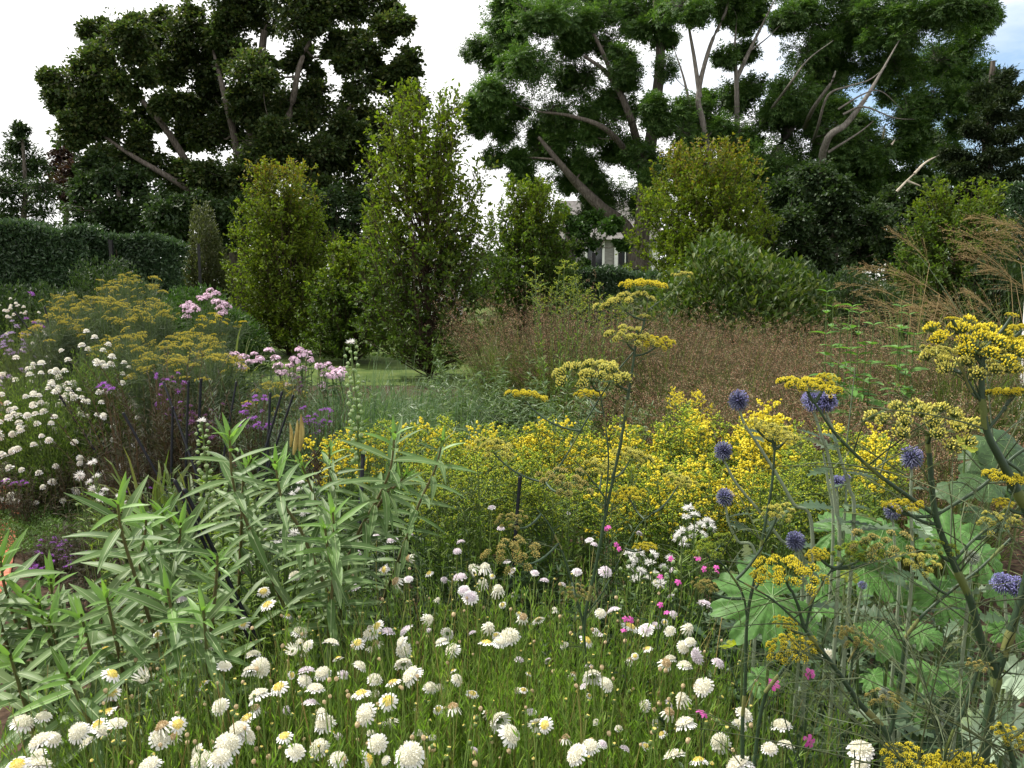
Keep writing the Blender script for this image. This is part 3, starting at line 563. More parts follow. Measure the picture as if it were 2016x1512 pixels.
def daisy_meshes():
    D = {}
    def dome(n, r, h, fs, m, z0=.06, long=1.4):
        mb = MB(); q = phyl(n, r, .5); rad = np.hypot(q[:, 0], q[:, 1]) / r; p = np.c_[q, z0 + h * (1 - rad ** 2)]
        nr = unit(np.c_[q * (1.2 + .8 * rad[:, None]) / r, .55 + 0 * rad]); scatter(mb, T_rhomb(.6, .2), p - nr * fs * .4, nr + N3(n, .22), N3(n), fs * long * U(.8, 1.25, n))
        mb.add(np.r_[[[0, 0, z0 - .1]], np.c_[np.cos(np.arange(10) * .628) * r, np.sin(np.arange(10) * .628) * r, np.full(10, z0 - .02)], [[0, 0, z0 + h * .8]]], np.array([[0, 1 + (i + 1) % 10, 1 + i] for i in range(10)] + [[11, 1 + i, 1 + (i + 1) % 10] for i in range(10)]))
        return mb.mesh('disc', M[m])
    def ring(m, n, w, dr, n2=0, m2=None, r1=1.0):
        mb = MB(); petals(mb, n, .3, r1, w, .03, dr, 0)
        if n2: petals(mb, n2, .25, r1 * .84, w, .09, dr * .6, 0)
        tubes(mb, np.array([[0, 0, -.30], [0, 0, -.18], [0, 0, -.08], [0, 0, .0], [0, 0, .03]]), np.array([.05, .16, .27, .30, .1]), 8, 1)
        return mb.mesh('flower', [M[m], M['stem']])
    D['big'] = [(ring('white', 19, .20, .35, 15), dome(150, .74, .36, .16, 'cream')), (ring('white', 17, .22, .2, 13), dome(140, .72, .32, .16, 'cream')), (ring('white', 20, .19, .6, 14), dome(150, .74, .40, .16, 'cream'))]
    D['yel'] = [(ring('white', 17, .20, .2, 12), dome(100, .52, .24, .13, 'ydisc')), (ring('white', 15, .21, .45, 10), dome(90, .5, .26, .13, 'ydisc'))]
    D['lav'] = [(ring('pinkw', 20, .20, .3, 16), dome(140, .74, .32, .17, 'pinkw')), (ring('white', 19, .2, .15, 16), dome(110, .62, .26, .17, 'pinkw'))]
    D['tan'] = [(ring('cream', 10, .18, 1.3, 6, r1=.85), dome(90, .5, .38, .17, 'tan')), (ring('cream', 12, .2, 1.3, 8), dome(110, .58, .5, .17, 'cream'))]
    mb = MB(); tubes(mb, np.array([[0, 0, -.5], [0, 0, -.35], [0, 0, 0], [0, 0, .4], [0, 0, .62]]), np.array([.08, .3, .52, .5, .3]), 7, 0); scatter(mb, OCT, np.c_[phyl(14, .34), np.full(14, .62)], N3(14), N3(14), .22, 1)
    D['bud'] = [mb.mesh('bud', [M['stem'], M['ydisc']]), None]; D['bud'][1] = D['bud'][0].copy(); D['bud'][1].materials[0] = M['tan']; D['bud'][1].materials[1] = M['tan']
    mb = MB(); petals(mb, 11, .3, 1.0, .3, .0, .5, 0, False); q = phyl(34, .7); p = np.c_[q, .12 + .45 * (1 - (np.hypot(q[:, 0], q[:, 1]) / .7) ** 2)]; scatter(mb, OCT, p, N3(34), N3(34), .34, 1)
    D['small'] = mb.mesh('flower', [M['white'], M['cream']])
    return D
DAISY = daisy_meshes()
def fuzzy(name, m, n=60, l=1.0, core='stem', up=.25, flat=.8):          # a brush-like head of fine strap florets
    mb = MB(); v = unit(N3(n)); v[:, 2] = np.abs(v[:, 2]) * 1.1 - .15; v = unit(v); e = v * np.array([1, 1, flat]) * l * U(.75, 1.1, (n, 1))
    C = bez(v * .15, v * .6 + UP * up * .3, e + N3(n, .08), 4); ribbons(mb, C, np.array([.10, .12, .10, .03])[None], unit(np.cross(v, N3(n))), 0)
    tubes(mb, np.array([[0, 0, -.6], [0, 0, -.45], [0, 0, -.1], [0, 0, .15]]), np.array([.1, .34, .42, .2]), 6, 1); return mb.mesh(name, [M[m], M[core]])
FZ = {'white': [fuzzy('flower_head', 'white', 70), fuzzy('flower_head', 'white', 60)], 'purple': [fuzzy('flower_head', 'purple', 46), fuzzy('flower_head', 'purple', 40)], 'lav': [fuzzy('flower_head', 'lav', 40), fuzzy('flower_head', 'lav', 34)], 'dusk': [fuzzy('flower_head', 'purple_d', 40, core='stem_brown'), fuzzy('flower_head', 'purple_d', 34, core='stem_brown')]}
def plume_mesh(fm, seed, L_=1.0, nb=14, fl=11, width=.42, fs=.045):
    mb = MB(); t = np.sort(U(.05, .95, nb)); az = np.arange(nb) * 2.4 + U(0, 1); a = np.stack([0 * t, 0 * t, t * L_], -1); wd = width * (1 - t) ** .7 * U(.7, 1.1, nb) + .06
    e = a + np.stack([np.cos(az) * wd, np.sin(az) * wd, .30 * wd + .05], -1); C = bez(a, a * .4 + e * .6 + UP * .12 * wd[:, None], e, 5); tubes(mb, C, .008, 3, 0)
    tubes(mb, np.array([[0, 0, -.1], [0, 0, .3], [0.01, 0, .6], [0, 0.01, L_]]), np.array([.014, .012, .009, .005]), 4, 0)
    p, _, _, _ = on_curves(C, fl, .15, 1.05); p = p + N3(len(p), .018) + UP * .015; top = np.c_[N3(10, .02)[:, :2], U(.75, 1.04, 10) * L_]; p = np.r_[p, top]
    scatter(mb, OCT, p, N3(len(p)), N3(len(p)), fs * U(.7, 1.3, len(p)), 1); return mb.mesh('flower_plume', [M['stem'], M[fm]])
PL = {'y': [plume_mesh('yel', i) for i in range(3)], 'g': [plume_mesh('yel_g', i, nb=16, fl=9, fs=.032) for i in range(4)]}

# ------------------------------------------------------------------ house, posts and fence far behind
def box(mb, c, s, mat=0):
    x, y, z = c; a, b, h = s[0] / 2, s[1] / 2, s[2] / 2
    V = [(x + i * a, y + j * b, z + k * h) for k in (-1, 1) for j in (-1, 1) for i in (-1, 1)]
    mb.add(V, np.array([[0, 2, 3, 1], [4, 5, 7, 6], [0, 1, 5, 4], [2, 6, 7, 3], [0, 4, 6, 2], [1, 3, 7, 5]]), mat)
def house():
    d = 44.0; a, b = gx(1120, d), gx(1292, d); cx = (a[0] + b[0]) / 2; W_ = b[0] - a[0]
    root = thing('house', 'pale shingled house with white window frames glimpsed through the trees', 'house', (cx, d, 0))
    sh = surf('grey_shingles', (.20, .19, .185), (.34, .33, .32), 3, .9, .1, .3, stretch=(1, 1, 9)); wt = surf('white_trim', (.74, .74, .73), (.82, .82, .81), 5, .6, .2); gl = surf('window_glass', (.015, .02, .022), (.04, .05, .055), 1, .08, .5)
    mb = MB(); box(mb, (cx, d + 3, 2.0), (W_, 6, 4.0)); mb.obj('wall', sh, root)
    mb = MB(); z0, z1 = 4.003, 6.2; x0, x1 = a[0] - .3, b[0] + .3
    mb.add([(x0, d - .35, z0 - .1), (x1, d - .35, z0 - .1), (x1, d + 3, z1), (x0, d + 3, z1), (x1, d + 6.4, z0 - .1), (x0, d + 6.4, z0 - .1)], [np.array([[0, 1, 2, 3], [3, 2, 4, 5]]), np.array([[0, 3, 5], [1, 4, 2]])]); mb.obj('roof', surf('roof_shingles', (.13, .12, .115), (.22, .21, .2), 4, .9, .1), root)
    for px, zc, w_, h_ in ((1170, 3.2, .9, 1.5), (1195, 1.7, .9, 1.3), (1230, 3.1, 1.0, 1.5), (1152, 1.7, .9, 1.3), (1262, 1.7, 1.3, 1.7)):
        x = gx(px, d)[0]; mb = MB()
        for q, s in (((x, d - .03, zc + h_ / 2), (w_ + .2, .1, .12)), ((x, d - .03, zc - h_ / 2), (w_ + .2, .1, .12)), ((x - w_ / 2, d - .03, zc), (.12, .1, h_ - .12)), ((x + w_ / 2, d - .03, zc), (.12, .1, h_ - .12)), ((x, d - .03, zc), (.05, .08, h_ - .13))): box(mb, q, s)
        f = mb.obj('window', wt, root); g = MB(); box(g, (x, d + .01, zc), (w_ - .13, .06, h_ - .13)); o = g.obj('pane', gl, root); o.parent = f
    for px in (1124, 1214, 1246, 1288):
        mb = MB(); box(mb, (gx(px, d)[0], d - .06, 1.9), (.3, .1, 3.8)); mb.obj('corner_board', wt, root)
    # white-painted garage front seen through the tallest hornbeam
    d = 40; a, b = gx(770, d), gx(900, d); cx = (a[0] + b[0]) / 2; W_ = b[0] - a[0]
    root = thing('garage', 'white-walled outbuilding glimpsed through the tallest hornbeam', 'garage', (cx, d, 0))
    mb = MB(); box(mb, (cx, d + 2.5, 1.25), (W_, 5, 2.5)); mb.obj('wall', wt, root)
    mb = MB(); mb.add([(a[0] - .2, d - .3, 2.45), (b[0] + .2, d - .3, 2.45), (b[0] + .2, d + 2.5, 3.5), (a[0] - .2, d + 2.5, 3.5), (b[0] + .2, d + 5.3, 2.45), (a[0] - .2, d + 5.3, 2.45)], [np.array([[0, 1, 2, 3], [3, 2, 4, 5]]), np.array([[0, 3, 5], [1, 4, 2]])]); mb.obj('roof', surf('garage_roof', (.16, .15, .14), (.25, .24, .23), 4, .9, .1), root)
house()
def post(name, label, px, ytop, d, wdt, m, cat='post', cap=True, group=None):
    t = P(px, ytop, d); root = thing(name, label, cat, (t[0], d, 0), group); mb = MB(); box(mb, (t[0], d, t[2] / 2), (wdt, wdt, t[2])); mb.obj('shaft', m, root)
    if cap:
        c = MB(); box(c, (t[0], d, t[2] + wdt * .12), (wdt * 1.25, wdt * 1.25, wdt * .22)); c.obj('cap', m, root)
post('fence_post', 'black post beside the flat-topped low hedge', 218, 474, 17.6, .07, M['iron'], group='black fence posts')
post('fence_post', 'black post in front of the olive-grey shrub', 391, 482, 18.5, .05, M['iron'], group='black fence posts')
post('white_post', 'white square post cut by the right edge above the yellow fennel', 2034, 548, 7.0, .075, surf('white_paint', (.72, .72, .71), (.8, .8, .79), 6, .5, .3), 'post')
def railing():
    d = 20.2; x0, x1 = gx(1128, d)[0], gx(1262, d)[0]; root = thing('iron_fence', 'black iron fence panel in front of the pale house', 'fence', ((x0 + x1) / 2, d, 0)); t = 2.35
    for x in (gx(1168, d)[0], x0, gx(1220, d)[0]):
        mb = MB(); box(mb, (x, d, t / 2), (.09, .09, t)); mb.obj('post', M['iron'], root)
    for z in (1.95, .35):
        mb = MB(); box(mb, ((x0 + x1) / 2, d + .07, z), (x1 - x0, .035, .05)); mb.obj('rail', M['iron'], root)
railing()

# ------------------------------------------------------------------ stakes
STAKES = [(118,780,215,932,6.0,.012,'leaning dark stake, longest one beside the white mound'), (142,767,190,850,6.3,.011,'leaning dark stake just behind the longest one'), (243,814,297,912,4.6,.011,'leaning dark stake in front of the dusky purple stems'),
 (322,753,341,806,4.7,.009,'short leaning dark stake crossing the top of an upright one'), (340,802,337,932,4.6,.010,'upright dark stake left of the pair of upright stakes'), (371,752,367,882,4.7,.010,'left upright stake of the pair by the white-tipped spike'), (396,747,387,915,4.7,.011,'right upright stake of the pair by the white-tipped spike'),
 (465,753,452,830,4.9,.009,'thin dark stake standing left of the purple buttons'), (532,775,528,868,4.7,.010,'upright dark stake among the purple buttons'), (555,773,530,858,4.6,.010,'dark stake leaning right among the purple buttons'), (577,779,545,872,4.5,.009,'most slanted dark stake near the pale seed pods'),
 (30,615,77,672,9.0,.012,'leaning stake in front of the far white flowers'), (88,605,101,660,8.5,.012,'nearly upright stake inside the yellow fennel'),
 (345,948,440,1150,2.3,.0075,'thick dark stake leaning through the milkweed, left of two'), (364,966,470,1185,2.3,.0085,'thick dark stake leaning through the milkweed, right of two'),
 (1024,941,1004,1176,2.75,.009,'upright dark stake in front of the goldenrod'), (715,890,711,965,3.0,.011,'dark stake behind the tall green-budded spike')]
for x0, y0, x1, y1, d, r, lab in STAKES:
    r *= .8; a, b = P(x0, y0, d), P(x1, y1, d - .1); b = a + (b - a) * (a[2] / (a[2] - b[2])) if b[2] > 0 else b
    root = thing('plant_stake', lab, 'stake', b, 'dark plant stakes'); mb = MB(); tubes(mb, np.linspace(b, a, 4), r * .85, 8); mb.obj('rod', M['stake'], root)
    cp = MB(); u = unit(a - b); tubes(cp, np.array([a - u * .02, a - u * .004, a + u * .004, a + u * .007]), np.array([r * .88, r * 1.02, r * .95, r * .2]), 8); cp.obj('cap', M['stake'], root)
# ------------------------------------------------------------------ far flower masses on the left
def fennel_mass(label, px, d, y_top, wpx, n_um, kind='far', size=.055, n_th=420, seed=0, depth=None, ylo=None):
    c = gx(px, d); rad = wpx / FPX * d; zt = P(px, y_top, d)[2]; zl = P(px, ylo or y_top + 60, d)[2]
    root = thing('fennel_plant', label, 'fennel', c, 'yellow fennel plants'); st, fo = MB(), MB()
    off = disc(n_um, rad); off[:, 1] *= (depth or rad) / rad; q = np.hypot(off[:, 0] / rad, off[:, 1] / (depth or rad))
    tip = c + off + UP * (zt - (zt - zl) * (.12 + .88 * q ** 1.5 * U(.4, 1, n_um) + .32 * U(0, 1, n_um)))[:, None]
    b_ = c + off * .3; tubes(st, bez(b_, b_ + (tip - b_) * np.array([.2, .2, .6]), tip, 8), np.linspace(.007, .003, 8), 4)
    C = bez(b_, b_ + (tip - b_) * np.array([.2, .2, .6]), tip, 8); p, tg, _, _ = on_curves(C, max(4, n_th // n_um), .2, .93); threads(fo, p, tg * .4 + UP * .2, 9, .22, .0035, spread=.7)
    st.obj('stems', M['stem'], root); fo.obj('foliage', M['fol_grey'], root)
    for t in tip:
        k = UMB[kind]; child('umbel', k[RNG.integers(len(k))], root, t, UP + N3(1, .3)[0], s=size * U(.5, 1.3))
for a in [('tall yellow fennel at the crest of the far left mass', 258, 9.0, 528, 62, 40), ('yellow fennel left of the crest, above the lavender asters', 130, 9.0, 562, 52, 32), ('yellow fennel in the middle of the far mass', 200, 8.3, 575, 70, 44),
          ('yellow fennel below the crest, facing the strap-leaved clump', 300, 8.2, 580, 48, 30), ('yellow fennel above the left white mound', 95, 7.9, 610, 55, 26), ('ochre fennel behind the top of the right white mound', 235, 7.6, 640, 70, 38),
          ('ochre fennel in front of the strap-leaved clump', 370, 7.2, 640, 62, 42), ('ochre fennel above the tall upright stakes', 400, 6.4, 675, 68, 40), ('small ochre fennel left of the front pink phlox', 300, 6.6, 680, 50, 28), ('low yellow fennel beneath the front pink phlox', 535, 6.2, 740, 55, 30)]:
    fennel_mass(*a[:5], int(a[5] * 1.3), size=.05)
fennel_mass('yellow fennel with flat heads beside the far pink phlox', 425, 9.5, 600, 50, 24, 'fary', .05)

def mound(name, label, px, d, y_top, hw, n_fl, me, fsize, cat, group=None, fol='fol', leafT=None, ls=.05, n_st=900, per=22, z_lo=.12, front=.75, flname='flower', hv=.1):
    c = gx(px, d); rx = hw / FPX * d; h = P(px, y_top, d)[2]; root = thing(name, label, cat, c, group); st, fo = MB(), MB()
    v = unit(N3(n_st)); v[:, 2] = np.abs(v[:, 2]) * .9 + .1; v = unit(v); tip = c + v * np.array([rx, rx, h]) * U(.8, 1.0, (n_st, 1)); b_ = c + disc(n_st, rx * .35)
    C = bez(b_, b_ * .45 + tip * .55 + UP * .12 * h, tip, 7); tubes(st, C, np.linspace(.003, .0016, 7), 3); leaves_on(fo, C, per, leafT or T_rhomb(.13, .03), ls, .15, 1.02, .8, .7)
    v = unit(N3(n_fl * 3)); v = v[(v[:, 1] < .45) & (v[:, 2] > -.1)][:n_fl]; v[:, 2] = np.abs(v[:, 2]) + .02; v = unit(v)
    for q in v:
        p = c + q * np.array([rx, rx, h]) * U(.92, 1.08); p[2] = max(p[2], z_lo); s0 = p - unit(q * .6 + UP * .8) * .16; tubes(st, np.linspace(s0, p, 3), .0016, 3)
        child(flname, me[RNG.integers(len(me))] if isinstance(me, list) else me, root, p, q * .9 + UP * .7 + N3(1, .25)[0], s=fsize * U(.75, 1.2))
    st.obj('stems', M['stem'], root); fo.obj('foliage', M[fol], root)
mound('pincushion_mound', 'green mound dotted with white pincushion flowers at the left edge', 45, 6.3, 715, 130, 100, DAISY['small'], .029, 'flower mound', 'white flower mounds')
mound('pincushion_mound', 'taller green mound of white pincushion flowers left of the leaning stakes', 165, 6.5, 672, 105, 98, DAISY['small'], .029, 'flower mound', 'white flower mounds')
mound('pincushion_mound', 'low front mound of white pincushion flowers nearest the dark asters', 95, 6.0, 770, 120, 98, DAISY['small'], .028, 'flower mound', 'white flower mounds', n_st=700)
mound('pincushion_mound', 'far pale green mound of tiny white flowers behind the lavender asters', 30, 10.5, 600, 75, 90, DAISY['small'], .026, 'flower mound', 'white flower mounds', n_st=220)
mound('aster_clump', 'hazy lavender aster clump at the left edge', 18, 8.0, 648, 52, 98, FZ['lav'], .03, 'asters', fol='fol_grey', n_st=200, flname='flower_head')
mound('phlox_plant', 'lavender-pink phlox clump beyond the far white flowers', 55, 11.0, 575, 24, 12, FZ['purple'], .05, 'phlox', fol='fol_d', n_st=60, flname='flower_head')

# pink phlox: panicles of five-petalled flowers
def phlox_mesh(n=26, m='pink'):
    mb = MB(); v = unit(N3(n)); v[:, 2] = np.abs(v[:, 2]); c = v * np.array([.8, .8, .7]) * U(.8, 1.05, (n, 1))
    T = MB(); petals(T, 5, .04, 1.0, .85, 0, .15, 0, False); tv = np.concatenate(T.V); tf = [np.concatenate([f for f, _, _ in T.F])]
    scatter(mb, (tv[:, [0, 2, 1]], tf), c, v + UP * .3 + N3(n, .3), N3(n), .23 * U(.8, 1.15, n), 0, True); tubes(mb, bez(np.tile([0, 0, -.5], (n, 1)), c * .4, c, 4), .025, 3, 1); return mb.mesh('flower_head', [M[m], M['stem']])
PX_ = [phlox_mesh() for _ in range(3)]
def phlox(label, d, heads, hs=.062, group='pink phlox', m=None):
    heads = list(heads) + [(h[0] + U(-16, 16), h[1] + U(-4, 22)) for h in heads]; hs *= .8
    px = sum(h[0] for h in heads) / len(heads); c = gx(px, d); root = thing('phlox_plant', label, 'phlox', c, group); st, fo = MB(), MB()
    for x, y in heads:
        p = P(x, y, d + U(-.25, .25)); b_ = c + (p - c) * np.array([.45, .45, 0]) + disc(1, .05)[0]; C = bez(b_, b_ * .4 + p * .6 + N3(1, .03), p, 8); tubes(st, C, np.linspace(.005, .003, 8), 4)
        leaves_on(fo, C, 34, T_leaf(.24, 4, .05, .3), .095, .25, .95, .35, 1.0); child('flower_head', (m or PX_)[RNG.integers(len(m or PX_))], root, p, UP + N3(1, .2)[0], s=hs * U(.75, 1.15))
    k = stalks(st, 24, c, .2, P(px, heads[0][1] + 25, d)[2] * .85, .3, .004); leaves_on(fo, k, 30, T_leaf(.24, 4, .05, .3), .09, .15, 1, .35, 1.0)
    st.obj('stems', M['stem'], root); fo.obj('foliage', M['fol_d'], root)
phlox('pink phlox, left of the front trio', 6.9, [(462,700),(480,705),(500,698),(512,708),(530,692),(490,715)])
phlox('pink phlox with the highest heads, middle of the front trio', 6.7, [(570,722),(560,735),(590,690),(605,696),(582,712),(612,712),(575,740),(548,722)])
phlox('pink phlox with the lowest heads, right of the front trio', 6.5, [(628,722),(645,718),(660,732),(668,740),(655,742),(640,740)])
phlox('far pink phlox with the tallest pale heads', 10.2, [(414,572),(408,582),(425,580),(400,590)], .085)
phlox('far pink phlox right of the tall pale heads', 9.8, [(372,597),(380,605),(440,600),(448,604),(430,595),(364,606)], .085)

# purple blazing stars
def liatris(label, px, d, heads, kind, hs, n_ex=20, ex_top=None, fol='fol_grey', name='blazing_star', sp=.35, group='purple blazing stars', dusk=0.0):
    c = gx(px, d); root = thing(name, label, 'blazing star', c, group); st, fo = MB(), MB()
    for q in heads:
        x, y = q[:2]; p = P(x, y, d + U(-.2, .2)); b_ = c + (p - c) * np.array([.35, .35, 0]) + disc(1, .06)[0]; C = bez(b_, b_ * .35 + p * .65 + np.array([(c[0] - p[0]) * .2, 0, .05]), p, 8); tubes(st, C, np.linspace(.0045, .002, 8), 3)
        leaves_on(fo, C, 34, T_rhomb(.12, .03), .07, .1, .9, .6, .9); k = FZ['dusk' if U(0, 1) < dusk else kind]; child('flower_head', k[RNG.integers(len(k))], root, p, UP + N3(1, .35)[0], s=hs * U(.75, 1.2))
    if n_ex: C = stalks(st, n_ex, c, .15, P(px, ex_top, d)[2], sp, .0035, hv=.2); leaves_on(fo, C, 60, T_rhomb(.13, .03), .075, .1, 1, .6, .9)
    st.obj('stems', M['stem_brown'], root); fo.obj('foliage', M[fol], root)
def rp(n, x0, x1, y0, y1): return list(zip(U(x0, x1, n), U(y0, y1, n)))
liatris('dark arching stems with a bright purple tuft by the white mound', 255, 5.2, [(203,757),(208,765),(215,770),(198,762),(212,760),(220,766)], 'purple', .026, 34, 790, 'darkbrown', sp=.5)
liatris('dusky purple spikes between the short and upright stakes', 320, 5.4, rp(34, 305, 365, 735, 830), 'purple', .021, 36, 770, 'darkbrown', sp=.45, dusk=.35)
liatris('dusky purple spikes at the foot of the paired upright stakes', 385, 5.2, rp(22, 370, 440, 790, 870), 'dusk', .022, 26, 830, 'darkbrown', sp=.4, dusk=.2)
liatris('bright purple button spikes left of the pale seed pods', 500, 5.0, rp(36, 474, 535, 780, 848), 'purple', .021, 30, 800, 'fol_grey', sp=.3)
liatris('bright purple button cluster right of the pale seed pods', 618, 5.2, rp(30, 592, 652, 800, 855), 'purple', .021, 26, 800, 'fol_grey', sp=.3)
liatris('small purple blazing star below the front phlox', 585, 5.9, rp(9, 572, 600, 740, 770), 'dusk', .022, 12, 760, 'fol_grey', sp=.2)
# low dark asters and thyme at the path edge
def low_aster(label, px, py, rpx, n, fl, d_h=.28, kind='purple', dusk=.3, seeds=0):
    c = ground_at(px, py); rx = rpx / FPX * c[1]; root = thing('dark_aster', label, 'asters', c, 'low dark asters'); st, fo = MB(), MB()
    C = stalks(st, n, c, rx * .8, d_h, rx * .5, .0022, hv=.25); leaves_on(fo, C, 60, T_rhomb(.2, .03), .026, .15, 1, .5, .9); st.obj('stems', M['stem_brown'], root); fo.obj('foliage', M['darkbrown'], root)
    for x, y in fl: k = FZ['dusk' if U(0, 1) < dusk else kind]; p = PZ(x, y, d_h * U(.9, 1.1)); child('flower_head', k[RNG.integers(2)], root, p, UP + N3(1, .3)[0], s=.017 * U(.8, 1.2))
low_aster('dark aster mound with purple blooms at the left edge', 60, 1010, 150, 240, [(5,948),(15,945),(25,952),(32,950),(40,955),(45,948),(52,952),(20,956),(8,953)], .30)
low_aster('dark brownish aster mound behind the white flower spray', 270, 1010, 130, 260, rp(10, 235, 330, 930, 985), .36, dusk=.9)
low_aster('low purple aster patch beside the bricks', 118, 1128, 75, 150, rp(46, 62, 172, 1062, 1125) + rp(8, 100, 125, 1056, 1075), .14, dusk=.35)
def thyme():
    mb = MB(); a, b = ground_at(60, 1042), .0; n = 26000; p = disc(n, 1.0) * np.array([.85, .62, 0]); bump = .05 + .035 * np.sin(p[:, 0] * 9) * np.cos(p[:, 1] * 11) + .03 * np.sin(p[:, 0] * 21 + p[:, 1] * 17)
    edge = np.clip(1.1 - np.hypot(p[:, 0] / .85, p[:, 1] / .62), 0, 1) ** .5; pos = a + np.array([.32, .05, 0]) + p; pos[:, 2] = (.02 + bump * edge) * U(.3, 1.1, n)
    scatter(mb, T_rhomb(.5, .08), pos, N3(n, .8) + UP * .5, UP + N3(n, .4), .017 * U(.6, 1.4, n)); o = mb.obj('thyme_mat', M['thyme'])
    tag(o, 'dense green creeping thyme beside the brick path', 'thyme', kind='stuff')
M['thyme'] = leafmat('thyme_leaves', [(.05, .10, .022), (.075, .135, .03), (.105, .17, .045)], .2, .6, .2, noise=3)
thyme()

# ------------------------------------------------------------------ grasses in the middle
M['bluegrass'] = leafmat('blue_green_blades', [(.045, .095, .04), (.065, .125, .052), (.09, .155, .065), (.13, .18, .09)], .3, .5, .3)
M['redgrass'] = leafmat('red_grass_panicles', [(.36, .15, .11), (.42, .22, .14), (.50, .36, .23), (.28, .28, .11), (.60, .50, .37)], .25, .7, .1, tcol=(1, .9, .8))
M['tangrass'] = leafmat('tan_plumes', [(.26, .18, .08), (.38, .28, .13), (.50, .39, .21), (.28, .22, .10)], .3, .7, .15, tcol=(1, .95, .8))
M['grassgreen'] = leafmat('grass_blades', [(.06, .10, .024), (.095, .14, .035), (.14, .165, .055)], .3, .5, .25)
M['willow'] = leafmat('willowy_leaves', [(.05, .095, .035), (.08, .14, .055), (.13, .19, .09), (.17, .22, .12)], .3, .45, .35)
def tuft(label, px, d, h, spread, n, m, wdt=.006, name='grass_tuft', group=None, droop=.6, br=.16, cat='grass tuft', bend=.35, extra=None):
    c = gx(px, d); root = thing(name, label, cat, c, group); mb = MB(); blades(mb, n, c, br, h, spread, wdt, droop=droop, bend=bend); mb.obj('blades', M[m], root); return root
for lab, px, d, h, sp, n in [('blue-green grass tuft right behind the tall budded spike', 690, 5.6, .98, .66, 1300), ('blue-green grass tuft in front of the tallest hornbeam trunk', 800, 6.0, .98, .66, 1300), ('blue-green grass tuft nearest the purple button cluster', 640, 5.0, .80, .55, 1100), ('blue-green grass tuft behind the right milkweed tips', 770, 4.7, .78, .55, 1100), ('blue-green grass tuft beside the willowy plants', 880, 5.4, .80, .55, 1000), ('blue-green grass tuft in the shade left of the tallest hornbeam trunk', 730, 7.6, .72, .8, 1200), ('blue-green grass tuft in the shade right of the tallest hornbeam trunk', 900, 8.2, .72, .8, 1200), ('blue-green grass tuft under the bright left hornbeam', 600, 7.4, .72, .7, 1000)]:
    tuft(lab, px, d, h, sp, n, 'bluegrass', .005, 'blue_grass', 'blue-green grass tufts', cat='grass')
for lab, px, d, h, sp, n in [('strap-leaved clump under the far pink phlox', 445, 7.9, .98, .35, 110), ('strap-leaved green clump below the dusky purple stems', 268, 4.3, .62, .35, 90), ('strap-leaved green clump at the foot of the paired stakes', 370, 4.1, .62, .4, 90)]:
    tuft(lab, px, d, h, sp, n, 'grassgreen', .022, 'strap_leaf_plant', 'strap-leaved clumps', .35, .1, 'iris')
def willowy(label, px, d, h, n=26, sp=.42):
    c = gx(px, d); root = thing('willow_leaf_plant', label, 'perennial', c, 'willowy-leaved perennials'); st, fo = MB(), MB(); C = stalks(st, n, c, .16, h, sp, .003); leaves_on(fo, C, 56, T_leaf(.15, 4, .04, .3), .085, .2, 1.0, .6, .85)
    st.obj('stems', M['stem'], root); fo.obj('foliage', M['willow'], root)
for lab, px, d, h in [('silvery willow-leaved plant below the tallest hornbeam', 900, 6.1, .90), ('silvery willow-leaved plant behind the flat yellow umbel', 1010, 5.8, .92), ('silvery willow-leaved plant left of the tall fennel', 1110, 5.6, .86), ('silvery willow-leaved plant behind the goldenrod tips', 960, 4.9, .78), ('silvery willow-leaved plant just behind the tall fennel stems', 1200, 5.2, .74), ('silvery willow-leaved plant touching the blue-green grass', 840, 5.1, .76)]: willowy(lab, px, d, h)
def panicles(mb, C, nbr, L_, nsp, ss, mstem, msp, t0=.5, fat=.5, al=.8):
    p, tg, t, _ = on_curves(C, nbr, t0, 1.0); n = len(p); dd = unit(tg * al + unit(N3(n)) * .85); l = L_ * U(.4, 1.1, n) * (1.25 - t); e = p + dd * l[:, None]; m_ = (p + e) / 2 + UP * .06 * l[:, None]
    B = bez(p, m_, e - UP * .12 * l[:, None], 4); tubes(mb, B, .0009, 3, mstem); q, tq, _, _ = on_curves(B, nsp, .2, 1.05); q = q + N3(len(q), .006); scatter(mb, T_rhomb(fat, .15), q, tq + N3(len(q), .6), N3(len(q)), ss * U(.7, 1.4, len(q)), msp)
def red_grass(label, px, d, h, sp, n=300, name='red_switchgrass'):
    c = gx(px, d); root = thing(name, label, 'ornamental grass', c, 'red switchgrass clumps'); bl, pn = MB(), MB(); blades(bl, int(n * 2.4), c, .30, h * .92, sp * 1.0, .006, droop=.4)
    C = stalks(pn, n, c, .28, h, sp, .0014, hv=.12); panicles(pn, C, 9, .24, 5, .0085, 0, 1, .42, .5); bl.obj('blades', M['grassgreen'], root); pn.obj('panicles', [M['stem_brown'], M['redgrass']], root)
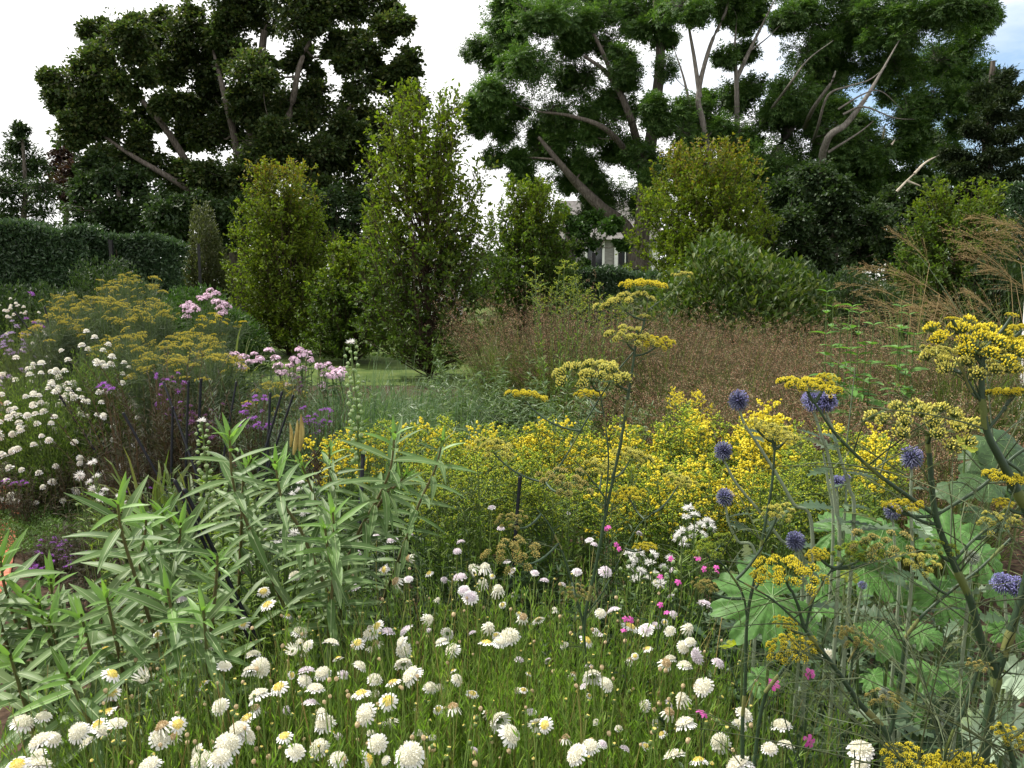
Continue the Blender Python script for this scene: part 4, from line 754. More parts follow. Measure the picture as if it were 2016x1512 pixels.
for a in [('reddish switchgrass right beside the tallest hornbeam', 1010, 8.6, 1.30, .75), ('reddish switchgrass beneath the tall goldenrod plumes', 1110, 8.0, 1.26, .75), ('reddish switchgrass at the left foot of the dome shrub', 1230, 8.3, 1.18, .75), ('reddish switchgrass behind the tall fennel, below the dome shrub', 1330, 7.6, 1.12, .8), ('reddish switchgrass in front of the dome shrub', 1450, 8.2, 1.12, .8),
          ('reddish switchgrass under the right end of the dome shrub', 1570, 7.8, 1.12, .8), ('reddish switchgrass behind the bee-visited thistle pair', 1640, 6.6, 1.0, .75), ('reddish switchgrass above the leftmost blue thistle', 1480, 6.6, .98, .8), ('reddish switchgrass below the light green shoots', 1730, 7.0, 1.1, .8), ('switchgrass behind the big yellow umbels at right', 1860, 6.6, 1.1, .8),
          ('low switchgrass between the tall fennel and leftmost thistle', 1340, 5.6, .84, .7), ('low switchgrass behind the right goldenrod tips', 1560, 5.4, .80, .7), ('greenish switchgrass in front of the lobed leaves at right', 1740, 4.9, .86, .7), ('greenish switchgrass left of the dark squash leaves', 1850, 4.3, .80, .6)]: red_grass(*a)
def plume_grass(label, d, plumes, n_bl=350, h=1.5):
    px = sum(p[2] for p in plumes) / len(plumes); c = gx(px, d); root = thing('plume_grass', label, 'plume grass', c, 'tan plume grasses'); bl = MB(); blades(bl, n_bl, c, .3, h, .9, .009, droop=.5); bl.obj('blades', M['grassgreen'], root)
    for x0, y0, x1, y1 in plumes:
        a, b = P(x0, y0, d), P(x1, y1, d); m_ = a * .35 + b * .65 + UP * .22 * abs(a[0] - b[0]) + np.array([0, U(-.2, .2), 0]); q = c + disc(1, .2)[0]; base_c = catmull([q, q * .5 + b * .5 + UP * .2, b], 4); pm = MB()
        C = bez(b, m_ * .4 + (a + b) / 2 * .6 + UP * .05, a, 8); tubes(pm, base_c, np.linspace(.005, .0028, len(base_c)), 4, 0); tubes(pm, C, np.linspace(.0028, .0012, 8), 3, 0); panicles(pm, C, 26, .34, 8, .0125, 0, 1, .02, .26, 1.7); pm.obj('plume', [M['tangrass'], M['tangrass']], root)
plume_grass('tan plume grass reaching left from behind the light green shoots', 8.0, [(1655,560,1790,600),(1670,530,1800,560),(1740,452,1830,520),(1690,580,1800,640),(1650,600,1760,650),(1700,520,1850,580),(1720,600,1830,650),(1680,625,1790,690),(1760,560,1860,620)])
plume_grass('tan plume grass arching highest at the right edge', 7.0, [(1850,450,2010,520),(1900,430,2030,470),(1950,470,2040,540),(1880,500,2000,560),(1930,520,2040,590),(1970,440,2060,480),(1940,455,2050,500),(1870,470,1990,545)])
plume_grass('tan plume grass with fine heads just above the big yellow umbel', 6.4, [(1900,575,1975,650),(1800,610,1890,680),(1850,585,1930,660),(1760,640,1860,700),(1830,600,1900,640),(1910,600,1990,690),(1780,600,1880,660)], h=1.2)
def leafy_shoots(label, d, shoots, name='leafy_shoot_plant'):
    px = sum(s[0] for s in shoots) / len(shoots); c = gx(px, d); root = thing(name, label, 'perennial', c, 'light green leafy shoots'); st, fo = MB(), MB()
    for x, y in shoots:
        t = P(x, y, d); b_ = c + (t - c) * np.array([.6, .6, 0]); C = bez(b_, b_ * .5 + t * .5, t, 12); tubes(st, C, np.linspace(.006, .0025, 12), 5); zz = np.linspace(.45, 1.0, 9)
        for i, tt in enumerate(zz):
            p = C[0, min(11, int(tt * 11))]; az = i * 1.57 + U(-.3, .3); k = .35 + .45 * (1 - tt) * 2
            for sg in (0, math.pi): dr = np.array([math.cos(az + sg), math.sin(az + sg), .9 - k]); scatter(fo, T_leaf(.38, 6, .06, .3), [p], [dr], [UP + N3(1, .2)[0]], .15 * (1.15 - .6 * tt ** 4) * U(.8, 1.1))
    st.obj('stems', M['stem'], root); fo.obj('foliage', M['lime'], root)
M['lime'] = leafmat('light_green_leaves', [(.08, .19, .035), (.11, .24, .05), (.15, .28, .07)], .35, .45, .3)
leafy_shoots('light green leafy shoots left of the pair, against the tan plumes', 5.6, [(1628,575),(1640,605),(1655,650),(1672,612)])
leafy_shoots('light green leafy shoots standing over the switchgrass', 5.2, [(1692,618),(1678,604),(1720,640),(1705,680)])
leafy_shoots('light green leafy shoots nearest the big yellow umbel', 5.3, [(1776,605),(1790,620),(1770,650),(1800,660)])
# tall goldenrod plumes behind the central fennel
def goldenrod(label, px, d, plumes, kinds='g', s=.26, n_ex=10, h=None, lean=.1, name='goldenrod_plant', group='goldenrod clumps', ll=.055, per=64, sp=.3, fol='fol'):
    c = gx(px, d); root = thing(name, label, 'goldenrod', c, group); st, fo = MB(), MB()
    for x, y in plumes:
        t = P(x, y, d + U(-.22, .22)); t = t - UP * s * .9; b_ = c + (t - c) * np.array([.5, .5, 0]) + disc(1, .05)[0]; C = bez(b_, b_ * .4 + t * .6, t, 8); tubes(st, C, np.linspace(.0035, .002, 8), 4); leaves_on(fo, C, per, T_rhomb(.22, .04), ll, .2, 1, .6, .9)
        k = PL[kinds[RNG.integers(len(kinds))]]; child('flower_plume', k[RNG.integers(len(k))], root, t, UP + N3(1, .16)[0] + (t - b_) * .4, s=s * U(.8, 1.15))
    st.obj('stems', M['stem'], root); fo.obj('foliage', M[fol], root)
goldenrod('tall drooping goldenrod left of the fennel top', 1120, 7.0, [(1055,520),(1050,545),(1062,570),(1095,535),(1085,560),(1110,525),(1138,520),(1130,545),(1120,560),(1105,580),(1140,570)], 'g', .25, lean=.3)
goldenrod('tall goldenrod partly behind the fennel top', 1190, 6.8, [(1160,575),(1185,562),(1205,580),(1150,600),(1175,600),(1215,600),(1190,620),(1230,590)], 'g', .23)
goldenrod('small goldenrod among the red switchgrass', 1350, 5.2, [(1335,765),(1345,775),(1365,780),(1380,778),(1325,790),(1398,792),(1355,800)], 'y', .16)
# the bright front mass
def gr(label, px, d, y0, y1, hw, n, kinds, s=.24): goldenrod(label, px, d, [(px + U(-hw, hw), y0 + (y1 - y0) * U(0, 1) ** 1.1) for _ in range(n)], kinds, s)
for a in [('goldenrod at the far left of the mass, by the budded spike', 655, 3.9, 838, 890, 45, 10, 'yg'), ('goldenrod showing right of the budded spike', 755, 3.8, 832, 880, 40, 9, 'yg'), ('goldenrod directly behind the right milkweed tips', 850, 3.7, 828, 890, 45, 20, 'ggyg'), ('goldenrod left of the pale umbel', 925, 3.6, 842, 900, 50, 24, 'ggyg'), ('goldenrod at the back, right of the pale umbel', 1030, 3.9, 838, 890, 55, 24, 'ggyg'),
          ('goldenrod at the back behind the tall fennel stems', 1150, 4.0, 830, 890, 60, 24, 'ggy'), ('tapering goldenrod left of the leftmost low thistle', 1280, 3.9, 835, 890, 60, 24, 'ggy'), ('goldenrod with the tallest pointed tips', 1355, 3.7, 812, 880, 45, 24, 'ggyg'), ('goldenrod right behind the leftmost low thistle', 1470, 3.7, 838, 900, 60, 26, 'ggyg'), ('goldenrod with a bright golden spire beside the top thistle', 1505, 3.3, 800, 890, 28, 16, 'y'),
          ('goldenrod behind the spent brown thistle', 1590, 3.6, 845, 910, 55, 24, 'g'), ('goldenrod right of the spent brown thistle', 1690, 3.7, 850, 910, 50, 24, 'ggyg'), ('goldenrod at the far right end of the mass', 1745, 3.5, 865, 930, 35, 16, 'g'), ('goldenrod in front of the budded spike stake', 880, 2.95, 900, 980, 50, 20, 'g'), ('goldenrod around the upright dark stake', 990, 3.0, 895, 985, 55, 28, 'g'),
          ('goldenrod below the pale central umbel', 1095, 3.0, 900, 990, 55, 28, 'g'), ('goldenrod right of the tall fennel stems', 1240, 3.0, 895, 990, 60, 30, 'ggyg'), ('goldenrod above the white fuzzy flower spray', 1340, 2.9, 890, 985, 50, 28, 'ggyg'), ('goldenrod between the two low left thistles', 1440, 3.0, 900, 990, 45, 24, 'ggyg'), ('goldenrod crossed by the grey thistle stems', 1550, 2.9, 910, 1000, 50, 24, 'g'), ('goldenrod left of the right-hand thistle', 1665, 3.0, 905, 985, 45, 22, 'g')]: gr(*a, s=.20 if a[2] < 3.2 else .24)
goldenrod('goldenrod with one golden spike beside the right pale umbel', 1720, 3.2, [(1722,835),(1716,860),(1728,880),(1710,890)], 'y', .22)
# ------------------------------------------------------------------ milkweeds (opposite lance leaves)
M['milk'] = leafmat('milkweed_leaves', [(.055, .11, .028), (.08, .15, .04), (.105, .18, .055), (.14, .205, .08)], .25, .5, .28, under=(.11, .16, .07), noise=9)
M['milk_top'] = leafmat('young_milkweed_leaves', [(.12, .24, .045), (.15, .28, .06), (.17, .30, .08)], .32, .45, .35)
M['midrib'] = leafmat('pale_midribs', [(.22, .29, .13), (.26, .33, .16)], 0, .6, .2)
M['milkstem'] = leafmat('milkweed_stems', [(.10, .11, .04), (.13, .12, .05), (.14, .11, .06)], 0, .6, .25)
M['pod'] = surf('dry_pod', (.20, .15, .045), (.40, .32, .11), 40, .7, .2, .2, stretch=(3, 3, .6))
M['dry'] = surf('dried_curled_leaf', (.03, .02, .015), (.085, .06, .04), 60, .8, .1)
TM = [T_leaf(.152, 8, .035, cv, .40, wv) for cv, wv in ((.10, .05), (.28, .04), (.45, .06), (.2, .08))]
def midrib_T(T):
    tv = T[0].reshape(-1, 3, 3); c = tv[:, 1] + np.array([0, 0, .006]); w_ = np.linspace(.008, .002, len(c))
    V = np.stack([c - np.c_[w_, 0 * w_, 0 * w_], c + np.c_[w_, 0 * w_, 0 * w_]], 1).reshape(-1, 3); i = np.arange(len(c) * 2).reshape(-1, 2); return V, [np.stack([i[:-1, 0], i[:-1, 1], i[1:, 1], i[1:, 0]], -1)]
TR = [midrib_T(t) for t in TM]
def milkweed(label, stems, L_=.145, node=.032, group='milkweeds', pods=None, curls=None, fill=0, sw=1.0):
    # stems: (list of pixels top..bottom, depth, [scale])
    foot = []; paths = []
    for s in stems:
        pts, d = s[0], s[1]; sc = s[2] if len(s) > 2 else 1.0
        q = [P(x, y, d + .05 * i) for i, (x, y) in enumerate(pts)]; lo = q[-1]; dirn = unit(q[-1] - q[-2]); g = lo + dirn * min(lo[2] / max(-dirn[2], .35), 1.2); g[2] = 0.0
        paths.append((catmull(q + [lo * .45 + g * .55, g], 8), sc, len(q))); foot.append(g)
    c = np.mean(foot, 0); c[2] = 0; root = thing('milkweed_plant', label, 'milkweed', c, group); st, fo = MB(), MB()
    for C, sc, nq in paths:
        seg = np.r_[0, np.cumsum(np.linalg.norm(np.diff(C, axis=0), axis=1))]; tot = seg[-1]; tubes(st, C, np.linspace(.0028, .0065, len(C)) * sw, 6)
        az0 = U(0, 3.14); k = 0; s = .006
        while s < tot * .84:
            i = min(np.searchsorted(seg, s), len(C) - 2); p = C[i]; tg = unit(C[i] - C[i + 1]); a1 = unit(np.cross(tg, [.3, .2, .1])); a2 = np.cross(tg, a1)
            young = np.clip(1 - s / .10, 0, 1); ln = L_ * sc * (.40 + .60 * np.clip(s / .09, 0, 1)) * U(.86, 1.12); fade = 1.0 if s < tot * .6 else U(.6, .95)
            open_ = np.radians(22 + 52 * np.clip(s / .10, 0, 1) + 22 * np.clip((s - .2) / .3, 0, 1) + U(-12, 12))
            for sg in (0, math.pi):
                az = az0 + k * 1.5708 + sg + U(-.28, .28); rd = a1 * math.cos(az) + a2 * math.sin(az); op = open_ + U(-.2, .2); dr = rd * math.sin(op) + tg * math.cos(op); nr = tg * math.sin(op) - rd * math.cos(op) + N3(1, .12)[0] + UP * .15
                t = RNG.integers(2) if s < .09 else RNG.integers(4); scatter(fo, TM[t], [p], [dr], [nr], ln * fade, 1 if U(0, 1) < young * 1.2 else 0, True)
                if s > .05: scatter(fo, TR[t], [p + unit(nr) * .0008], [dr], [nr], ln * fade, 2)
            s += node * sc * (.35 + .65 * np.clip(s / .07, 0, 1)) * U(.85, 1.2); k += 1
    st.obj('stem', M['milkstem'], root); fo.obj('foliage', [M['milk'], M['milk_top'], M['midrib']], root)
    if pods:
        for (x0, y0, x1, y1, d, w_) in pods:
            a, b = P(x0, y0, d), P(x1, y1, d); t = np.linspace(0, 1, 12); pr = w_ * np.sin(np.pi * np.clip(t * .93 + .07, 0, 1)) ** .8 * (1 - .35 * t) + .0006; mb = MB(); tubes(mb, a + (b - a) * t[:, None] + np.sin(t * 3)[:, None] * np.array([.004, .0, 0]), pr, 10); mb.obj('seed_pod', M['pod'], root)
    if curls:
        for x, y, d in curls:
            mb = MB(); c0 = P(x, y, d)
            for k in range(9):
                t = np.linspace(0, 1, 16); a = t * U(4, 7) + k; r = .012 * (1 + .5 * np.sin(t * 5 + k)); tubes(mb, c0 + np.stack([np.cos(a) * r, np.sin(a) * r * .8, .02 - .055 * t + .006 * np.sin(a * 2)], -1), .0011, 4)
            mb.obj('dried_leaf', M['dry'], root)
    return root
milkweed('milkweed with the upright bright tip standing left of the seed pods', [([(452,848),(456,930),(470,990),(500,1060),(540,1150)], 2.15)], .15)
milkweed('milkweed with a bright tip directly below the seed pods', [([(541,908),(556,985),(590,1040),(625,1120)], 2.05), ([(495,905),(480,940),(478,985)], 2.25, .6)], .14)
milkweed('brown-stemmed milkweed carrying two pale upright seed pods', [([(590,905),(612,960),(628,1010),(640,1080)], 2.2, .85)], .12, pods=[(578,895,585,826,2.2,.0075), (590,888,592,815,2.2,.0085), (572,880,570,832,2.22,.005)], curls=[(622,902,2.2), (627,930,2.2), (612,918,2.22)])
milkweed('tall milkweed on the right with its tip before the budded spike', [([(778,850),(768,925),(742,985),(705,1050),(690,1110)], 2.2), ([(800,935),(775,960),(752,985)], 2.2, .7)], .145)
milkweed('milkweed in the middle with a reddish stem above the daisies', [([(655,1005),(658,1060),(656,1130),(650,1210)], 1.95), ([(640,1040),(645,1080),(654,1120)], 1.95, .7)], .14)
milkweed('slim milkweed leaning right in front of the goldenrod', [([(872,862),(858,920),(826,990),(800,1060)], 2.5)], .13)
milkweed('small milkweed behind the middle with narrow tips', [([(648,880),(650,930),(655,990),(660,1060)], 2.35, .8)], .12)
milkweed('big milkweed at the left with fanned arching leaves', [([(232,990),(238,1040),(258,1110),(285,1190),(315,1290)], 1.9), ([(288,1020),(285,1060),(276,1110),(290,1160)], 2.0, .8)], .165, .033)
milkweed('milkweed behind the big left one, beside the thick stakes', [([(356,1030),(352,1070),(340,1120),(330,1180)], 2.1), ([(320,1005),(318,1050),(312,1110)], 2.15, .9)], .15)
milkweed('yellow-tipped small milkweed in front of the thick stakes', [([(428,1095),(426,1140),(420,1200)], 1.85, .75)], .12)
milkweed('milkweed cut by the left edge over the bricks', [([(0,1095),(8,1150),(28,1215),(60,1290)], 1.85), ([(-25,1120),(-15,1180),(10,1260)], 1.8)], .15)
milkweed('low milkweed between the left edge and the big fanned one', [([(100,1140),(105,1190),(122,1250),(140,1330)], 1.95), ([(45,1165),(55,1215),(70,1280)], 1.9, .9)], .15)
milkweed('shadowed milkweed under the big fanned one', [([(210,1175),(220,1220),(235,1290)], 1.75, .9), ([(160,1210),(172,1260),(190,1330)], 1.75, .9), ([(95,1215),(110,1260),(135,1330)], 1.8, .9)], .15)
milkweed('lowest milkweed at the bottom left among white daisies', [([(132,1325),(150,1365),(180,1430)], 1.55), ([(20,1290),(35,1340),(60,1420)], 1.6), ([(75,1180),(88,1235),(110,1300)], 1.85, .9)], .14)
milkweed('leafy shaded milkweed behind the left daisies', [([(330,1160),(340,1220),(350,1300)], 1.75), ([(400,1200),(405,1250),(410,1330)], 1.7, .9)], .15)

# ------------------------------------------------------------------ white blazing stars
def budspike(label, px, y0, y1, d, x1=None, white_tip=True, n=46, bs=.0082):
    a, b = P(px, y0, d), P(x1 or px, y1, d); g = b + unit(b - a) * (b[2] / max(-unit(b - a)[2], .4)); g[2] = 0; root = thing('white_blazing_star', label, 'blazing star', g, 'white blazing stars'); st, fo = MB(), MB()
    C = catmull([a, a * .5 + b * .5 + np.array([.008, 0, 0]), b, g], 8); tubes(st, C, np.linspace(.0028, .006, len(C)), 6); leaves_on(fo, C[None], 60, T_rhomb(.14, .03), .07, .45, 1, -.2, 1.0); leaves_on(fo, C[None], 40, T_rhomb(.2, .03), .03, .0, .6, -.2, 1.0); st.obj('stem', M['stem'], root); fo.obj('foliage', M['fol'], root)
    bm = BUD
    for i in range(n):
        t = .02 + .96 * i / n; p = a + (b - a) * t; az = i * 2.4; o = np.array([math.cos(az), math.sin(az), .35]) * .021; child('bud', bm, root, p + o, o + UP * .02, s=bs * (.75 + .5 * t))
    if white_tip: child('flower_head', FZ['white'][0], root, a + UP * .012, UP, s=.02)
mbb = MB(); k_ = phyl(60, .9, .5); tubes(mbb, np.array([[0, 0, -1.0], [0, 0, -.7], [0, 0, -.1], [0, 0, .5], [0, 0, .85]]), np.array([.2, .75, 1.0, .85, .3]), 9, 0); scatter(mbb, OCT, np.c_[phyl(16, .8), np.full(16, .75)], N3(16), N3(16), .34, 1)
M['budgreen'] = leafmat('green_bud_scales', [(.20, .32, .11), (.27, .38, .17)], .2, .6, .3); M['budpale'] = leafmat('pale_bud_tips', [(.45, .52, .30), (.55, .60, .40)], .1, .7, .2)
BUD = mbb.mesh('bud', [M['budgreen'], M['budpale']])
budspike('tall white-tipped spike with two columns of round green buds', 690, 682, 930, 3.0, 708, n=54)
budspike('budded green spike with a white tuft left of the bright milkweed tip', 397, 836, 1010, 3.1, 408, n=38)
budspike('lower green-budded spike hidden beside the thick stakes', 432, 955, 1110, 2.7, 440, white_tip=False, n=36)
budspike('short green-budded spike behind the middle milkweed', 500, 985, 1120, 2.6, 505, white_tip=False, n=30)
budspike('green-budded spike below the right milkweed', 615, 1080, 1240, 2.3, 622, white_tip=False, n=34)
def wfuzz(label, px, d, heads, hs=.019, base_h=None, n_bud=14, group='white blazing stars'):
    c = gx(px, d); root = thing('white_blazing_star', label, 'blazing star', c, group); st, fo = MB(), MB(); ys = [h[1] for h in heads]
    for x, y in heads:
        p = P(x, y, d + U(-.12, .12)); b_ = c + (p - c) * np.array([.4, .4, 0]); C = bez(b_, b_ * .4 + p * .6, p, 8); tubes(st, C, np.linspace(.0035, .0018, 8), 4); leaves_on(fo, C, 26, T_rhomb(.13, .03), .065, .2, .93, .5, .9)
        child('flower_head', FZ['white'][RNG.integers(2)], root, p, UP + N3(1, .4)[0], s=hs * U(.8, 1.2))
    for _ in range(n_bud):
        p = P(px + U(-1, 1) * 60, np.mean(ys) + U(0, 90), d + U(-.1, .1)); b_ = c + (p - c) * np.array([.5, .5, 0]); tubes(st, np.linspace(b_, p, 4), .0016, 3); child('bud', BUD, root, p, UP + N3(1, .3)[0], s=.0065 * U(.7, 1.2))
    st.obj('stem', M['stem'], root); fo.obj('foliage', M['fol'], root)
wfuzz('white fuzzy flower spray leaning in front of the dark asters', 205, 3.2, [(183,912),(157,936),(190,938),(182,962),(207,965),(200,985),(195,975),(232,980),(242,990),(176,950)], .021, n_bud=6)
wfuzz('white fuzzy flowers seen between the milkweed leaves', 545, 2.6, [(520,1045),(560,1048),(580,1050),(562,1062),(490,1110),(525,1060),(545,1070),(535,1125),(500,1125),(600,1010),(575,975),(592,950),(590,965),(575,1000)], .017, n_bud=30)
wfuzz('white fuzzy flower spray below the low left thistle', 1368, 2.45, [(1368,1014),(1352,1020),(1395,1028),(1380,1034),(1366,1040),(1342,1048),(1362,1056),(1384,1052),(1346,1068),(1400,1040),(1356,1002),(1335,1058)], .020, n_bud=8)
wfuzz('low white fuzzy flowers behind the daisies left of the thistles', 1270, 2.5, [(1235,1092),(1250,1098),(1258,1090),(1242,1105),(1280,1110),(1262,1125),(1290,1130),(1305,1118),(1275,1140),(1250,1140),(1300,1150),(1318,1100),(1285,1092),(1240,1120)], .018, n_bud=40)

# ------------------------------------------------------------------ white daisies
def daisies():
    H = [];
    def a(v, *pts):
        for p in pts: H.append((p[0], p[1], v, p[2] if len(p) > 2 else 1.0))
    a('yel', (209,1279),(220,1328),(218,1364),(310,1250,.8),(404,1255,.8),(400,1348),(479,1227),(519,1165),(527,1191),(212,1403),(193,1427),(350,1426),(487,1414),(704,1266,1.1),(743,1233),(549,1353),(711,1366),(764,1380),(560,1450),(725,1496),(774,1344),(958,1266),(1155,1261),(1061,1427),(1073,1427),(1375,1498),(1240,1234),(1060,1221,.8),(34,1507),(666,1297,.8),(757,1121,.8),(845,1129,.8),(930,1366,.8))
    a('big', (413,1271,1.1),(433,1390),(498,1289),(442,1311),(514,1313,1.1),(493,1321),(509,1369),(79,1459,1.2),(103,1454),(45,1422),(85,1411,.8),(230,1425),(154,1440),(172,1462,1.1),(201,1440,.8),(314,1455),(469,1435),(485,1448),(448,1464,1.1),(397,1496,1.1),(389,1483,.9),(434,1491),(74,1488,.9),(77,1507),(294,1507),
      (582,1133),(591,1244),(606,1271,.9),(652,1266),(730,1247),(790,1264,.8),(794,1279),(794,1307,1.1),(809,1329),(984,1263,.9),(1003,1252,1.2),(635,1324),(600,1340),(621,1356),(738,1337),(719,1406,1.1),(639,1423,1.15),(582,1480),(627,1471),(666,1493,1.1),(743,1464),(807,1485,1.25),(982,1419,1.15),(1005,1446,1.2),(889,1280),(881,1247,.8),(869,1264,.8),(900,1337,.8),(847,1353,.8),(709,1311,.8),
      (1194,1347),(1166,1332,1.1),(1182,1207,.8),(1359,1263,.8),(1346,1273,.9),(1319,1297,.9),(1348,1310),(1384,1351,1.1),(1348,1424),(1417,1461,1.1),(1327,1488),(1454,1506,1.1),(1134,1485,1.1),(1161,1469),(1538,1428),(1548,1468,.9),(1515,1473,.8),(1695,1476,1.25),(1693,1506),(1632,1291,.75),(1742,1365,.7),(1465,1406,.9),(1457,1427,.8),(1319,1242,.8))
    a('lav', (697,1157),(757,1121,.8),(804,1140,.8),(905,1136,1.05),(913,1162),(926,1176),(763,1244),(799,1242),(1192,1125,1.15),(1208,1202,1.15),(1134,1125,.9),(1272,1239),(1290,1231,.7),(1388,1190,.9),(1327,1210,.7),(1414,1305,.9),(1372,1292,1.1),(701,1090,.9),(743,1057,.75),(772,1062,.85),(806,1053,.8),(968,999,.8),(986,1040,.7),(1119,1010,.5),(1269,1015,.6),(1259,1050,.6),(1053,1128,.8),(1008,1124,.7),(1136,1126,.8),(1072,1143,.7),(603,1321,.9),(611,1385,.9),(1179,1251,.7),(762,1026,.6),(907,1067,.7),(900,1085,.7),(1160,1063,.7),(1170,1072,.7),(1109,1151,.6),(998,1106,.6),(358,1180,.8))
    a('tan', (282,1333),(274,1176,.8),(320,1432),(344,1450,.8),(780,1145),(955,1117),(950,1146),(980,1160),(931,1119),(590,1266,.8),(576,1282,.8),(844,1219),(963,1234),(1029,1217,.9),(892,1393,.9),(1030,1215,.8),(1356,1236,.8),(1311,1306,.9),(1342,1374,.8),(1317,1403,.9),(742,1267,.8),(806,1099,.8),(502,1395,.7),(770,1420,.6),(1240,1300,.7))
    for _ in range(75): H.append((U(560, 1330), U(1120, 1500), ['big', 'yel', 'tan', 'lav'][RNG.integers(4)], U(.45, .7)))      # half hidden, lower in the clumps
    B = [(1155, 1260)]; B = []
    for _ in range(420): B.append((U(180, 1500), 0)); 
    buds = []
    for x, _ in B:
        lo = 1120 if 620 < x < 1300 else 1210; buds.append((x, lo + (1505 - lo) * U(0, 1)))
    CL = [('white daisy clump at the bottom left corner beside the bricks', 110, 1.42, .30), ('white daisy clump left of the bottom centre, under the milkweeds', 440, 1.55, .34), ('white daisy clump below the middle milkweed', 640, 1.62, .32), ('white daisy clump in the middle behind the biggest daisies', 820, 2.05, .36), ('white daisy clump at the bottom centre with a big cream daisy', 830, 1.42, .30),
          ('white daisy clump around the foot of the tall fennel', 1100, 1.95, .36), ('white daisy clump at the bottom right of centre', 1110, 1.42, .32), ('white daisy clump reaching right toward the lobed leaves', 1360, 1.68, .32), ('sparse white daisy plant at the bottom among the right fennel stems', 1600, 1.40, .22)]
    info = []
    for lab, px, d, r in CL:
        c = gx(px, d); root = thing('white_daisy_clump', lab, 'daisies', c, 'white daisy clumps'); info.append((root, c, r, MB(), MB(), [0, 0]))
    CC = np.array([i[1] for i in info])
    def place(x, y, z, me, s, ax, nm):
        p = PZ(x, y, z); j = int(np.argmin(np.hypot(CC[:, 0] - p[0], CC[:, 1] - p[1]))); root, c, r, st, fo, cnt = info[j]
        if cnt[0 if nm == 'flower' else 1] >= 98: return
        cnt[0 if nm == 'flower' else 1] += 1
        o = child(nm, me[0] if isinstance(me, tuple) else me, root, p, ax, s=s)
        if isinstance(me, tuple): subpart('disc', me[1], o)
        a_ = unit(ax); e = p - a_ * s * .28; b_ = c + (p - c) * np.array([.55, .55, 0]) + disc(1, .05)[0]; m_ = e - a_ * .10 - UP * .12 + (b_ - e) * np.array([.25, .25, 0]); C = bez(b_, m_, e, 9); tubes(st, C, np.linspace(.0016, .0011, 9), 4); leaves_on(fo, C, 16, T_rhomb(.14, .03), .038, .2, .8, .75, .7)
    for x, y, v, s in H:
        k = DAISY[v]; z = .77 + RNG.normal(0, .025) - (.07 if s < .71 and y > 1120 else 0); ax = UP + N3(1, .42)[0] + np.array([0, -.18, 0]); s *= U(.8, 1.12)
        if v == 'tan': ax = UP + N3(1, .6)[0]
        place(x, y, z, k[RNG.integers(len(k))], .0212 * s * U(.93, 1.07), ax, 'flower')
    for x, y in buds: place(x, y, .74 + RNG.normal(0, .05), DAISY['bud'][0 if U(0, 1) < .6 else 1], .0078 * U(.7, 1.25), UP + N3(1, .35)[0], 'bud')
    for root, c, r, st, fo, cnt in info:
        n = int(560 * (r / .33) ** 2); C = stalks(st, n, c, r * 1.05, .66, r * .75, .0013, 7, .12); leaves_on(fo, C, 24, T_rhomb(.12, .03), .042, .06, 1.02, 1.0, .55)
        C2 = stalks(st, n // 5, c, r * .9, .74, r * .9, .0011, 7, .08, mat=0); leaves_on(fo, C2, 10, T_rhomb(.14, .03), .03, .3, .9, .9, .6)
        st.obj('stems', M['dstem'], root); fo.obj('foliage', M['dfol'], root)
M['dfol'] = leafmat('daisy_foliage', [(.085, .17, .02), (.12, .22, .028), (.155, .26, .04), (.20, .28, .06)], .42, .45, .3)
M['dstem'] = leafmat('daisy_stems', [(.12, .21, .04), (.16, .25, .055), (.20, .26, .07), (.27, .20, .07)], .1, .5, .3)
daisies()
# ------------------------------------------------------------------ globe thistles
M['thblue'] = leafmat('thistle_blue', [(.24, .23, .52), (.32, .31, .62), (.42, .40, .68)], .15, .6, .2, tcol=(1, 1, 1)); M['thdark'] = leafmat('thistle_dark_bracts', [(.06, .065, .13), (.10, .11, .19), (.17, .18, .26)], 0, .5, .35)
M['thpale'] = leafmat('thistle_pale_bracts', [(.20, .24, .19), (.28, .31, .24)], 0, .6, .3); M['thstem'] = leafmat('woolly_stems', [(.15, .19, .12), (.21, .25, .17)], 0, .8, .1); M['thleaf'] = leafmat('thistle_leaves', [(.045, .085, .04), (.06, .105, .05), (.08, .125, .06)], .2, .5, .35, under=(.24, .28, .22), noise=12)
M['thbrown'] = leafmat('spent_thistle', [(.10, .065, .05), (.15, .10, .075), (.19, .14, .12)], 0, .8, .1)
def globe_mesh(m0, m1, n=150, bloom=.45, tipl=.16):
    mb = MB(); i = np.arange(n) + .5; ph = np.arccos(1 - 2 * i / n); az = np.pi * (1 + 5 ** .5) * i; v = np.stack([np.cos(az) * np.sin(ph), np.sin(az) * np.sin(ph), np.cos(ph)], -1); keep = v[:, 2] > -.93; v = unit(v[keep] + N3(keep.sum(), .03)); n = len(v)
    L_ = U(.84, .98, n); C = np.stack([v * .12, v * (.52 * L_)[:, None], v * (.80 * L_)[:, None], v * L_[:, None]], 1); tubes(mb, C, np.array([.02, .055, .050, .016]), 4, 0)
    top = v[:, 2] > 1 - 2 * bloom; p = np.repeat(v[top] * (L_[top] * .96)[:, None], 4, 0); scatter(mb, T_rhomb(.34, .1), p, np.repeat(v[top], 4, 0) * .8 + N3(len(p), .55), N3(len(p)), tipl * U(.7, 1.2, len(p)), 1)
    q = v[~top]; scatter(mb, T_rhomb(.3, .1), q * (L_[~top] * .86)[:, None], q + N3(len(q), .12), N3(len(q)), .15, 1); tubes(mb, np.array([[0, 0, -1.0], [0, 0, -.4], [0, 0, .1]]), .055, 5, 0); return mb.mesh('flower_head', [M[m0], M[m1]])
